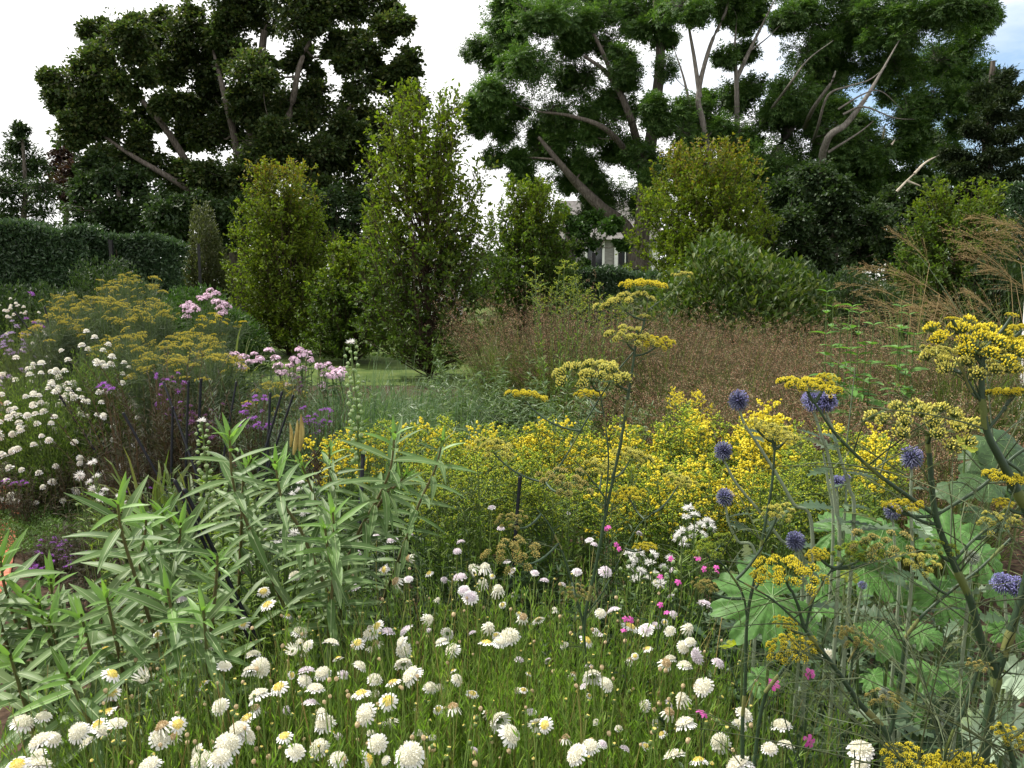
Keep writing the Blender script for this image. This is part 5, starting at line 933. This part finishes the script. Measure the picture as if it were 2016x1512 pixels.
GL = {'b': [globe_mesh('thdark', 'thblue', bloom=.42), globe_mesh('thdark', 'thblue', bloom=.3)], 'f': [globe_mesh('thdark', 'thblue', bloom=.62, tipl=.22)], 'p': [globe_mesh('thpale', 'thpale', 170, 0.0)], 's': [globe_mesh('thbrown', 'thbrown', 150, .2)]}
def T_lobed(n=6, w=.5):                          # jagged pinnate-lobed leaf
    V, F = [[0, 0, 0]], []; t = np.linspace(0, 1, n * 2 + 1); prev = None; mid = [0]; R_, Lf = [], []
    for j, tt in enumerate(t):
        V.append([0, tt, -.25 * tt * tt]); m_ = len(V) - 1; hw = w * .5 * np.sin(np.pi * min(1, tt * .9 + .08)) * (1.0 if j % 2 else .38) + .004; V.append([hw, tt + (.07 if j % 2 else 0), -.25 * tt * tt + .05 * hw]); V.append([-hw, tt + (.07 if j % 2 else 0), -.25 * tt * tt + .05 * hw])
        if prev: F += [[prev, prev + 1, m_ + 1, m_], [prev + 2, prev, m_, m_ + 2]]
        prev = m_
    return np.array(V), [np.array(F)]
TJ = [T_lobed(6, .5), T_lobed(5, .42)]
def thistle(label, d, heads, stems, foot=None, n_leaf=9, lf=.095):
    # heads: (x, y, r px, kind); stems: pixel paths, top to bottom
    allp = [s[-1] for s in stems]; c = gx(np.mean([p[0] for p in allp]), d); root = thing('globe_thistle', label, 'globe thistle', c, 'globe thistles'); st, fo = MB(), MB()
    for s in stems:
        q = [P(x, y, d) for x, y in s]; lo = q[-1]; g = c + (lo - c) * np.array([.35, .35, 0]); C = catmull(q + [lo * .5 + g * .5, g], 6); tubes(st, C, np.linspace(.0026, .0046, len(C)), 6)
        p, tg, t, _ = on_curves(C[None], n_leaf, .12, .95); dr = unit(N3(len(p)) * np.array([1, 1, .3])); 
        for k in (0, 1): mk = np.arange(len(p)) % 2 == k; scatter(fo, TJ[k], p[mk], dr[mk] + UP * .15, UP + N3(mk.sum(), .3), lf * (.35 + .9 * t[mk]) * U(.8, 1.2, mk.sum()), 0)
    for x, y, r, k in heads:
        p = P(x, y, d); child('flower_head', GL[k][RNG.integers(len(GL[k]))], root, p, UP + N3(1, .12)[0] + np.array([0, -.1, 0]), s=r / FPX * d * 1.04)
    st.obj('stem', M['thstem'], root); fo.obj('foliage', M['thleaf'], root); return root
thistle('globe thistle with the highest single blue head on the left', 1.75, [(1454, 789, 22, 'b')], [[(1456,808),(1466,835),(1490,872),(1530,935),(1562,992),(1600,1062)]])
TW = thistle('globe thistle with twin blue heads and a bumblebee', 1.72, [(1601, 791, 23, 'f'), (1624, 792, 23, 'f')], [[(1602,812),(1615,850),(1632,905),(1645,1000),(1652,1090)], [(1626,812),(1640,850),(1655,905),(1672,960),(1680,1050)]])
thistle('globe thistle with a low blue head left of the twin heads', 1.8, [(1424, 889, 20, 'b')], [[(1426,908),(1450,952),(1498,1010),(1538,1064),(1580,1120)]])
thistle('globe thistle with a blue head at the far left, lowest over the goldenrod', 1.8, [(1427, 980, 19, 'b')], [[(1429,998),(1434,1025),(1452,1065),(1490,1120)]])
thistle('globe thistle with a large blue head on the right over the goldenrod', 1.62, [(1795, 902, 24, 'b')], [[(1795,924),(1793,985),(1796,1100),(1790,1200)]])
thistle('globe thistle with a blue head behind the bright loose umbel', 1.75, [(1566, 1066, 21, 'b')], [[(1570,1085),(1578,1130),(1590,1200)]])
thistle('globe thistle with a blue head just under a flat yellow umbel', 1.8, [(1757, 1008, 18, 'b')], [[(1758,1026),(1762,1080),(1770,1160)]])
thistle('globe thistle with small half-open heads between grey stems', 2.1, [(1648, 950, 15, 'b'), (1667, 942, 9, 'b')], [[(1648,964),(1650,1010),(1655,1100)], [(1667,950),(1664,1000),(1658,1090)]])
thistle('globe thistle with a brown spent head below the twin heads', 1.95, [(1618, 872, 19, 's')], [[(1620,890),(1630,950),(1640,1060)]])
thistle('globe thistle with an unripe grey-green head', 1.6, [(1913, 1098, 17, 'p')], [[(1912,1114),(1908,1160),(1900,1240)]])
thistle('globe thistle with paired lavender heads at the right edge', 1.5, [(1974, 1150, 22, 'f'), (2000, 1156, 22, 'f')], [[(1978,1172),(1982,1230),(1990,1300)], [(2000,1176),(2002,1240),(2005,1310)]])
thistle('globe thistle with a tiny violet head low among the lobed leaves', 1.8, [(1698, 1153, 9, 'f')], [[(1696,1162),(1690,1195),(1680,1260)]])
thistle('globe thistle with a pale washed-out head near the bottom right', 1.35, [(1742, 1366, 15, 'p')], [[(1744,1380),(1750,1420),(1756,1480)]])
def bee():
    c = P(1634, 784, 1.70); root = thing('bumblebee', 'black and yellow bumblebee on the right twin thistle head', 'bee', c); bk = surf('bee_black', (.008, .008, .008), (.02, .02, .02), 200, .8, .1); yl = surf('bee_yellow', (.55, .40, .06), (.7, .55, .12), 200, .9, .1); wg = leafmat('bee_wing', [(.20, .18, .15)], .5, .3, .5)
    def blob(o, r, m, nm):
        mb = MB(); t = np.linspace(0, np.pi, 9); tubes(mb, np.stack([0 * t, r[1] * -np.cos(t), 0 * t], -1) + c + o, np.maximum(r[0] * np.sin(t), .0001), 10); mb.obj(nm, m, root)
    a = np.array
    blob(a([.001, 0, -.004]), (.0042, .0058), bk, 'abdomen'); blob(a([-.001, -.006, .0035]), (.0040, .0042), yl, 'thorax'); blob(a([-.003, -.010, .0052]), (.0024, .0024), bk, 'head')
    for s in (-1, 1): mb = MB(); scatter(mb, T_leaf(.4, 5, .02, .1, .6), [c + a([s * .002, -.004, .005])], [a([s * .8, .5, .2])], [UP], .011); mb.obj('wing', wg, root)
    mb = MB()
    for k in range(3):
        for s in (-1, 1): tubes(mb, np.stack([c + a([s * .003, -.006 + .004 * k, 0]), c + a([s * .007, -.007 + .005 * k, .001]), c + a([s * .009, -.008 + .006 * k, -.005])]), .0005, 4)
    mb.obj('legs', bk, root)
bee()

# ------------------------------------------------------------------ big lobed leaves
M['plume'] = leafmat('lobed_leaves', [(.06, .155, .03), (.08, .19, .04), (.105, .22, .055)], .36, .5, .3, under=(.36, .46, .33), noise=10); M['plume_v'] = leafmat('leaf_veins', [(.20, .32, .13), (.24, .36, .16)], .2, .5, .2)
M['squash'] = leafmat('dark_squash_leaves', [(.025, .06, .02), (.04, .085, .026), (.06, .11, .03)], .3, .45, .35, under=(.16, .20, .12), noise=8); M['leafyel'] = leafmat('yellowing_leaf', [(.24, .30, .03), (.30, .33, .04)], .45, .5, .2)
def biglobe(lobes=9, teeth=.06, cut=.30, notch=.35, cup=.16, rip=.07):
    nth, rr = 108, np.array([0, .16, .36, .56, .74, .88, 1.0]); th = np.linspace(-math.pi + notch * .5, math.pi - notch * .5, nth); u = (th / (math.pi - notch * .5) + 1) / 2
    prof = (1 - cut * (1 - np.abs(np.sin(u * lobes * np.pi))) ** 1.5) * (.80 + .20 * np.cos(th)) * (1 + teeth * np.sin(u * lobes * 6 * np.pi) + .05 * np.sin(u * 5 + lobes)); V = []
    for k, r in enumerate(rr):
        R_ = r * (prof if r > .5 else prof * r / .5 * .5 + (1 - r / .5) * .55 + r / .5 * .0) if r > .5 else r * (.62 * prof + .38 * prof.mean())
        z = -cup * r ** 2 + rip * r ** 2 * np.sin(u * lobes * 2 * np.pi + 1) + .03 * r * np.sin(u * 11); V.append(np.stack([np.sin(th) * R_, np.cos(th) * R_, z], -1))
    V = np.array(V); i = np.arange(len(rr) * nth).reshape(len(rr), nth); q = np.stack([i[:-1, :-1], i[:-1, 1:], i[1:, 1:], i[1:, :-1]], -1).reshape(-1, 4); mb = MB(); mb.add(V, q, 0, True)
    for j in range(lobes):
        a = int((j + .5) / lobes * (nth - 1)); pth = V[:, a] + np.array([0, 0, .006]); c = catmull(pth, 2)[:-2]; tubes(mb, c, np.linspace(.010, .002, len(c)), 4, 1)
        for k in (2, 3, 4):
            for s in (-1, 1):
                b = int(np.clip(a + s * nth / lobes * .36, 0, nth - 1)); tubes(mb, np.stack([V[k, a], (V[k, a] + V[k + 1, b]) / 2, V[k + 1, b]]) + np.array([0, 0, .004]), .0032, 3, 1)
    return mb
BL = {k: [biglobe(9, .045, .34), biglobe(8, .055, .30, rip=.10), biglobe(9, .05, .36, cup=.25, rip=.05)][i].mesh('leaf', [M[m], M['plume_v']]) for k, i, m in (('a', 0, 'plume'), ('b', 1, 'plume'), ('c', 2, 'plume'), ('y', 1, 'leafyel'))}
BL['s'] = biglobe(5, .03, .10, rip=.05, cup=.2).mesh('leaf', [M['squash'], M['plume_v']])
def lobed_plant(label, d, leaves, name='lobed_leaf_plant', group='big lobed-leaf plants', cat='foliage plant', h=.0):
    px = np.mean([l[0] for l in leaves]); c = gx(px, d + .15); root = thing(name, label, cat, c, group); st = MB()
    for x, y, w_, k, nx, ny, nz in leaves:
        dd = d + U(-.12, .12); p = P(x, y, dd); s = w_ / FPX * dd * .41; z = Vector(unit((nx, ny, nz))); o = child('leaf', BL[k], root, p, tuple(z), s=s * 1.05); b_ = c + (p - c) * np.array([.35, .35, 0]); tubes(st, bez(b_, b_ * .3 + p * .7 - UP * .08, p, 8), np.linspace(.005, .0026, 8), 5)
    st.obj('stems', M['stem'], root)
lobed_plant('big lobed leaf plant with the lone broad leaf left of the others', 1.62, [(1520,1175,300,'a',-.1,-.6,.75), (1462,1262,120,'y',.3,-.3,-.5), (1575,1220,130,'b',.3,-.3,.9), (1490,1330,130,'a',-.2,-.3,1)])
lobed_plant('big lobed leaf plant with light green leaves behind the tan umbels', 2.05, [(1650,1045,200,'b',-.2,-.5,.8), (1740,1040,190,'c',.1,-.5,.8), (1700,1120,200,'a',.0,-.4,.9), (1625,1120,150,'c',-.3,-.4,.8), (1665,1125,80,'y',.2,-.3,.7), (1600,1190,120,'b',-.3,-.2,1)])
lobed_plant('big lobed leaf plant with the brightest broad leaf at right', 1.95, [(1868,1070,240,'a',.0,-.7,.7), (1800,1035,120,'c',-.6,.4,-.7), (1930,1090,200,'b',.2,-.5,.8), (1850,1170,210,'c',-.1,-.45,.8), (1960,1150,160,'a',.3,-.4,.8), (1790,1180,140,'b',-.2,-.3,1)])
lobed_plant('big lobed leaf plant low in the middle of the right side', 1.8, [(1750,1255,150,'b',.1,-.5,.8), (1820,1250,130,'a',-.1,-.3,.9), (1690,1240,120,'c',-.3,-.3,.8), (1835,1320,150,'c',.1,-.3,.9), (1720,1330,120,'b',-.2,-.2,1), (1780,1395,130,'a',.1,-.3,1)])
lobed_plant('big lobed leaf plant showing pale grey undersides at the bottom right', 1.55, [(1965,1390,190,'a',-.3,.75,-.5), (1925,1440,150,'c',-.2,.7,-.6), (1995,1330,130,'b',.2,.6,-.6), (1890,1340,120,'b',.1,-.4,.9), (1990,1240,150,'c',.1,-.5,.8)])
lobed_plant('dark round-leaved squash plant at the right edge below the big umbel', 2.3, [(1960,868,170,'s',.1,-.6,.7), (1915,905,120,'s',-.4,-.5,.6), (1990,915,150,'s',.2,-.4,.8), (1900,880,70,'y',-.2,.4,-.6), (1945,950,130,'s',.0,-.4,.9), (1890,960,110,'s',-.2,-.3,.9), (2010,975,130,'s',.2,-.3,.9), (1850,1010,120,'s',-.2,-.3,1), (1925,1010,140,'s',.1,-.3,1)], 'squash_plant', None, 'squash plant')

# ------------------------------------------------------------------ fennels in front
def fennel(label, d, stems, umb, foot_px=None, thr=120, L_=.14, hair=None):
    allq = []
    S = []
    for s in stems:
        pts, r0, r1 = s[0], s[1], s[2]; dd = s[3] if len(s) > 3 else d; C = catmull([P(x, y, dd) for x, y in pts], 6); S.append((C, r0, r1))
    lo = min((c for c, _, _ in S), key=lambda c: c[0][2])[0]; foot = np.array([lo[0] + .03, lo[1] + .04, 0]) if foot_px is None else gx(foot_px, d)
    root = thing('fennel_plant', label, 'fennel', foot, 'tall fennels in front'); st, sh, fo = MB(), MB(), MB(); nodes = []
    for C, r0, r1 in S:
        R_ = np.linspace(r0, r1, len(C)) * .72; tubes(st, C, R_, 8); nodes += [(p, r) for p, r in zip(C, R_)]
        if C[0][2] < lo[2] + .12: tubes(st, bez(foot, foot * .4 + C[0] * .6, C[0], 5), np.linspace(r0 * 1.25, r0, 5), 8)
        for i in range(10, len(C) - 2, 18):       # swollen nodes with a sheath
            tg = unit(C[i + 1] - C[i - 1]); tubes(st, np.stack([C[i] - tg * .03, C[i] - tg * .012, C[i], C[i] + tg * .01]), np.array([R_[i] * 1.03, R_[i] * 1.1, R_[i] * 1.22, R_[i] * .9]), 8, 1)
        k = max(1, int(thr * len(C) / 420)); p, tg, t, _ = on_curves(C[None], k, .02, .8); br = unit(tg * .7 + N3(k) * np.array([1, 1, .5])); l = L_ * U(.6, 1.4, (k, 1)); E = bez(p, p + br * l * .5 + UP * .01, p + br * l, 6); tubes(fo, E, np.linspace(.0014, .0006, 6), 3); q, tq, _, _ = on_curves(E, 3, .3, 1); threads(fo, q, tq, 2, L_ * .75, .0011, spread=.55)
    NP = np.array([n[0] for n in nodes])
    for u in umb:
        x, y, hw, k = u[:4]; dd = u[4] if len(u) > 4 else d; tilt = u[5] if len(u) > 5 else (0, -.15, 0); s = hw / FPX * dd / .95; p = P(x, y, dd) - UP * s * .36; cost = np.linalg.norm(NP - p, axis=1) + 2.0 * np.maximum(0, NP[:, 2] - p[2] + .015); j = int(np.argmin(cost)); a = NP[j]
        ax = unit(UP + np.array(tilt) + N3(1, .10)[0]); ln = np.linalg.norm(p - a)
        if ln > .004: tubes(st, bez(a, a * .45 + p * .55 - ax * ln * .22, p, 8), np.linspace(.0028, .0019, 8), 6)
        child('umbel', UMB[k][RNG.integers(len(UMB[k]))], root, p, ax, s=s)
    st.obj('stem', [M['fstem'], M['fsheath']], root); fo.obj('foliage', M['fthread'], root); return root
M['fstem'] = leafmat('fennel_stems', [(.022, .046, .020), (.032, .06, .028)], 0, .5, .35, noise=20); M['fsheath'] = leafmat('fennel_sheaths', [(.09, .12, .03), (.13, .15, .045), (.18, .17, .06)], .1, .6, .25); M['fthread'] = leafmat('fennel_threads', [(.06, .085, .045), (.085, .11, .055), (.11, .13, .06)], .2, .6, .2)
fennel('tall slender fennel with tiered umbels in the centre', 1.85, [([(1155,1330),(1150,1230),(1172,1120),(1195,1000),(1222,870),(1240,760),(1250,690),(1254,650)], .0060, .0035), ([(1150,1232),(1115,1110),(1085,1040),(1055,1000)], .004, .002), ([(1190,1010),(1198,900),(1186,800),(1180,770)], .003, .002),
        ([(1075,950),(1110,905),(1150,835),(1205,745),(1248,692)], .003, .0022), ([(1252,680),(1270,630),(1275,590)], .003, .002), ([(1150,1215),(1190,1160),(1250,1045),(1285,1010)], .003, .0016), ([(1195,985),(1165,945),(1130,905)], .0028, .0018), ([(1276,610),(1310,585),(1338,560)], .002, .0012), ([(1205,940),(1222,880),(1232,800),(1250,700)], .0035, .0025)],
        [(1265,552,50,'y'), (1232,590,58,'p',1.85,(-.3,0,0)), (1268,620,14,'p'), (1235,655,55,'p'), (1290,668,42,'y'), (1165,722,84,'p',1.8), (1345,540,24,'p'), (1215,742,34,'p'), (1035,773,46,'y',1.9), (1112,942,62,'t',1.75), (972,874,48,'p',1.9), (1160,770,34,'y',1.95), (1240,890,46,'p',1.95), (1335,942,40,'p',1.95), (1240,968,38,'y',1.9), (1185,915,46,'p',1.95), (1008,1022,36,'t',1.7), (1010,1082,66,'t',1.65), (1135,1165,28,'t',1.7), (1270,1070,26,'y',1.8)], thr=60, L_=.07)
fennel('fennel with one flat bright umbel arching over the twin thistles', 1.35, [([(1480,1540),(1502,1385),(1540,1320),(1571,1281)], .0048, .004), ([(1462,1540),(1462,1420),(1467,1350),(1471,1218),(1488,1130),(1505,1040),(1520,950),(1526,872)], .0052, .0028), ([(1471,1218),(1462,1170),(1430,1120),(1395,1085)], .003, .0016)],
       [(1522,848,50,'p'), (1488,832,24,'p'), (1548,855,32,'p'), (1392,1075,48,'g'), (1388,1148,30,'t'), (1420,1060,34,'g')], thr=70, L_=.09)
fennel('fennel low on the right carrying the loose bright yellow umbels', 1.3, [([(1752,1540),(1748,1450),(1693,1386),(1671,1354),(1629,1295),(1586,1240),(1572,1195),(1560,1165)], .0078, .003), ([(1748,1450),(1757,1426),(1772,1338),(1780,1277),(1783,1258),(1818,1210),(1887,1152),(1932,1117),(1990,1060)], .005, .003), ([(1586,1240),(1598,1188),(1618,1150),(1640,1118)], .0034, .002), ([(1586,1240),(1520,1180),(1450,1140)], .003, .0015), ([(1671,1354),(1680,1290),(1690,1265)], .003, .002)],
       [(1550,1118,80,'y'), (1500,1128,26,'y'), (1610,1085,26,'y'), (1560,1262,56,'y'), (1545,1222,28,'y'), (1735,1070,72,'t'), (1660,1092,46,'g'), (1690,1262,42,'t'), (1668,1240,30,'t'), (1808,1098,46,'p'), (1532,1000,36,'p'), (1745,1378,44,'t'), (1700,1080,50,'g')], thr=110)
fennel('thick-stemmed fennel at the right with the largest bright umbels', 1.12, [([(1932,1540),(1951,1378),(1961,1327),(1932,1261),(1911,1184),(1876,1106),(1842,1015),(1830,900),(1826,862)], .0105, .0042), ([(1961,1327),(1972,1300),(1996,1226),(2014,1165),(2040,1060)], .0085, .007), ([(1842,1015),(1750,950),(1690,900),(1640,848),(1604,792)], .0045, .0022), ([(1842,1015),(1930,960),(1995,900),(2040,870)], .0035, .003), ([(1876,1106),(1920,1060),(1985,1010)], .004, .002)],
       [(1592,748,64,'y',1.12,(-.12,-.1,0)), (1630,738,24,'y',1.12), (1835,815,112,'p',1.1), (1782,990,42,'y'), (1968,1025,48,'p'), (1745,990,14,'y'), (1850,1075,40,'g')], thr=150)
fennel('fennel leaning in from the right edge with the broadest golden umbel', 1.0, [([(2080,1200),(2030,1030),(1997,956),(1967,899),(1943,848),(1933,770),(1935,690)], .0095, .0040), ([(1943,848),(1980,800),(1990,770)], .003, .002), ([(1967,899),(2010,930),(2000,950)], .003, .002), ([(1938,800),(1905,750),(1890,720)], .003, .002)],
       [(1925,655,112,'y',1.0,(0,-.3,0)), (1905,712,105,'p',1.02,(0,-.25,0)), (1875,625,14,'y'), (1990,762,50,'y'), (1992,618,14,'y'), (1985,930,50,'y'), (1975,690,50,'p'), (2000,660,40,'y'), (1975,985,22,'y'), (2012,640,30,'y'), (1850,690,40,'p',1.03)], thr=60, foot_px=2090)
fennel('short fennel with scattered golden florets in the bottom right corner', 1.0, [([(1800,1540),(1795,1515),(1790,1500)], .003, .002), ([(1925,1540),(1910,1520),(1900,1505)], .003, .002), ([(1860,1540),(1862,1480),(1880,1430)], .003, .002), ([(2000,1540),(1990,1480),(1970,1430)], .006, .003)],
       [(1790,1488,62,'y'), (1900,1492,62,'y'), (1985,1440,36,'y'), (1850,1500,40,'y'), (1925,1310,28,'t')], thr=260, L_=.2)
def haze_threads(label, px, d, n, h, r):
    c = gx(px, d); root = thing('fennel_plant', label, 'fennel', c, 'feathery young fennels'); st, fo = MB(), MB(); C = stalks(st, n, c, r * .4, h, r, .0028, 8, .2); p, tg, _, _ = on_curves(C, 5, .15, 1.0); br = unit(tg * .6 + N3(len(p)) * np.array([1, 1, .5])); l = .11 * U(.6, 1.4, (len(p), 1)); E = bez(p, p + br * l * .5 + UP * .01, p + br * l, 5); tubes(fo, E, np.linspace(.0012, .0006, 5), 3); q, tq, _, _ = on_curves(E, 3, .3, 1); threads(fo, q, tq, 3, .07, .0011, spread=.5)
    st.obj('stem', M['fstem'], root); fo.obj('foliage', M['fthread'], root)
haze_threads('feathery flowerless fennel in the bottom right corner', 1960, 1.25, 26, .72, .32)
haze_threads('feathery flowerless fennel in front of the low lobed leaves', 1800, 1.5, 20, .62, .3)
haze_threads('feathery flowerless fennel right of the sparse daisies', 1690, 1.45, 16, .50, .26)

# ------------------------------------------------------------------ magenta blooms and low filler foliage
def fl5(m='magenta'):
    mb = MB(); petals(mb, 5, .05, 1.0, .62, 0, .3, 0, True, .3); tubes(mb, np.array([[0, 0, -1.1], [0, 0, -.4], [0, 0, 0.02]]), np.array([.12, .1, .06]), 5, 1); return mb.mesh('flower', [M[m], M['stem']])
FM = [fl5(), fl5()]
def campion(label, d, fl, n=40, h=.55, s=.0095, r=.2):
    px = np.mean([f[0] for f in fl]); c = gx(px, d); root = thing('pink_campion', label, 'campion', c, 'magenta campions'); st, fo = MB(), MB()
    for x, y in fl: p = P(x, y, d + U(-.05, .05)); b_ = c + (p - c) * np.array([.4, .4, 0]); tubes(st, bez(b_, b_ * .4 + p * .6, p, 7), np.linspace(.0018, .001, 7), 4); child('flower', FM[RNG.integers(2)], root, p, N3(1, .4)[0] + np.array([0, -.7, .7]), s=s * U(.8, 1.2))
    C = stalks(st, n, c, r * .6, h, r, .0016, 7, .2); leaves_on(fo, C, 34, T_leaf(.3, 4, .05, .3), .04, .1, 1, .5, .9); st.obj('stems', M['stem_dark'], root); fo.obj('foliage', M['fol_d'], root)
campion('magenta campion beside the tall fennel stem', 2.2, [(1198,1037),(1214,1072),(1218,1080),(1192,1042)], 20, .6)
campion('magenta campion behind the low white fuzzy flowers', 2.3, [(1335,1145),(1300,1135),(1320,1100),(1410,1116),(1412,1124),(1374,1098),(1385,1120)], 60, .62)
campion('magenta campion cluster left of the lone broad leaf', 2.0, [(1455,1150),(1462,1156),(1448,1166),(1470,1165),(1458,1172),(1445,1178),(1495,1154),(1490,1158),(1466,1147)], 60, .52, .0105)
campion('magenta campion with two blooms below the bright umbel', 1.55, [(1597,1321),(1594,1328),(1520,1343),(1524,1348)], 46, .52, .011)
campion('magenta campion bloom among the bottom right daisies', 1.5, [(1380,1400),(1386,1405),(1594,1460)], 30, .5, .011)
campion('magenta campion among the middle daisies', 1.9, [(1232,1218),(1243,1220),(1228,1240),(1300,1190),(1312,1205)], 24, .5, .008)
def filler(label, px, d, h, r, n, m='fol_d', T=None, ls=.05, per=34, name='leafy_plant', cat='leafy plant', group='leafy green filler plants', out=.9):
    c = gx(px, d); root = thing(name, label, cat, c, group); st, fo = MB(), MB(); C = stalks(st, n, c, r * .85, h, r * .6, .002, 7, .22); leaves_on(fo, C, per, T or T_leaf(.3, 4, .06, .3), ls, .05, 1.02, .5, out); st.obj('stems', M['stem_dark'], root); fo.obj('foliage', M[m], root)
TW_ = T_leaf(.16, 4, .05, .3)
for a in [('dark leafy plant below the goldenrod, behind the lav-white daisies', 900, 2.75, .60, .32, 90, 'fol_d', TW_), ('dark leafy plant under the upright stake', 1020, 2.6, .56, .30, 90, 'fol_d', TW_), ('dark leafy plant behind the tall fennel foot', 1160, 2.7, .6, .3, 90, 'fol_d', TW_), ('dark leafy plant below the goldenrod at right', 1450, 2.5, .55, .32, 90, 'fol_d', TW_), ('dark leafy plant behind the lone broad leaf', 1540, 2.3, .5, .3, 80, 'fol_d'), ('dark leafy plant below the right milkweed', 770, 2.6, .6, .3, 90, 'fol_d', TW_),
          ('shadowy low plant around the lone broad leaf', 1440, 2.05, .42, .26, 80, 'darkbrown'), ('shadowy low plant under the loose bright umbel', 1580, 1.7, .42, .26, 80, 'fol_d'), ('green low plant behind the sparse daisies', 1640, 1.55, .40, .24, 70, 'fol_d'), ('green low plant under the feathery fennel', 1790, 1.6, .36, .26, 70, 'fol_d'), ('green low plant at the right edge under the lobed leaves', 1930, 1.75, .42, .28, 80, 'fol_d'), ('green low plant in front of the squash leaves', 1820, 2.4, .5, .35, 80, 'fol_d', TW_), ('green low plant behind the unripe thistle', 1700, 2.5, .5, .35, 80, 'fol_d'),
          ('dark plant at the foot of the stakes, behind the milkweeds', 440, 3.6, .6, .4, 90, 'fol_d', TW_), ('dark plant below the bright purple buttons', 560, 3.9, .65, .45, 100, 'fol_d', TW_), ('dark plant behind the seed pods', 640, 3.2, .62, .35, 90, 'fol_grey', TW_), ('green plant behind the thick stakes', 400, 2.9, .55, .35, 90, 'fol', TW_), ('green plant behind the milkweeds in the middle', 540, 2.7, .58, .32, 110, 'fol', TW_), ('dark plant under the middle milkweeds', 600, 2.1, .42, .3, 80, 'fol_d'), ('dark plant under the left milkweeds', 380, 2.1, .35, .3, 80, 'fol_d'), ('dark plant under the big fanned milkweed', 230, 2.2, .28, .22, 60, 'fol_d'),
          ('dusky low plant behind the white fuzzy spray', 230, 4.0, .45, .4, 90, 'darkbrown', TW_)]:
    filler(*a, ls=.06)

for a in [('jagged-leaved plant filling the gap below the unripe thistle', 1880, 1.75, .48, .24, 40), ('jagged-leaved plant below the loose bright umbel', 1610, 1.6, .42, .22, 40), ('jagged-leaved plant between the grey thistle stems', 1660, 2.0, .62, .26, 46), ('jagged-leaved plant under the highest single thistle', 1580, 2.2, .66, .28, 46), ('jagged-leaved plant in the bottom right corner', 1850, 1.35, .34, .24, 40), ('jagged-leaved plant at the foot of the right thistle', 1780, 2.05, .58, .26, 46), ('jagged-leaved plant left of the thick fennel stem', 1720, 1.5, .40, .22, 40)]:
    filler(*a, 'thleaf', TJ[0], ls=.10, per=16, group='jagged-leaved plants')
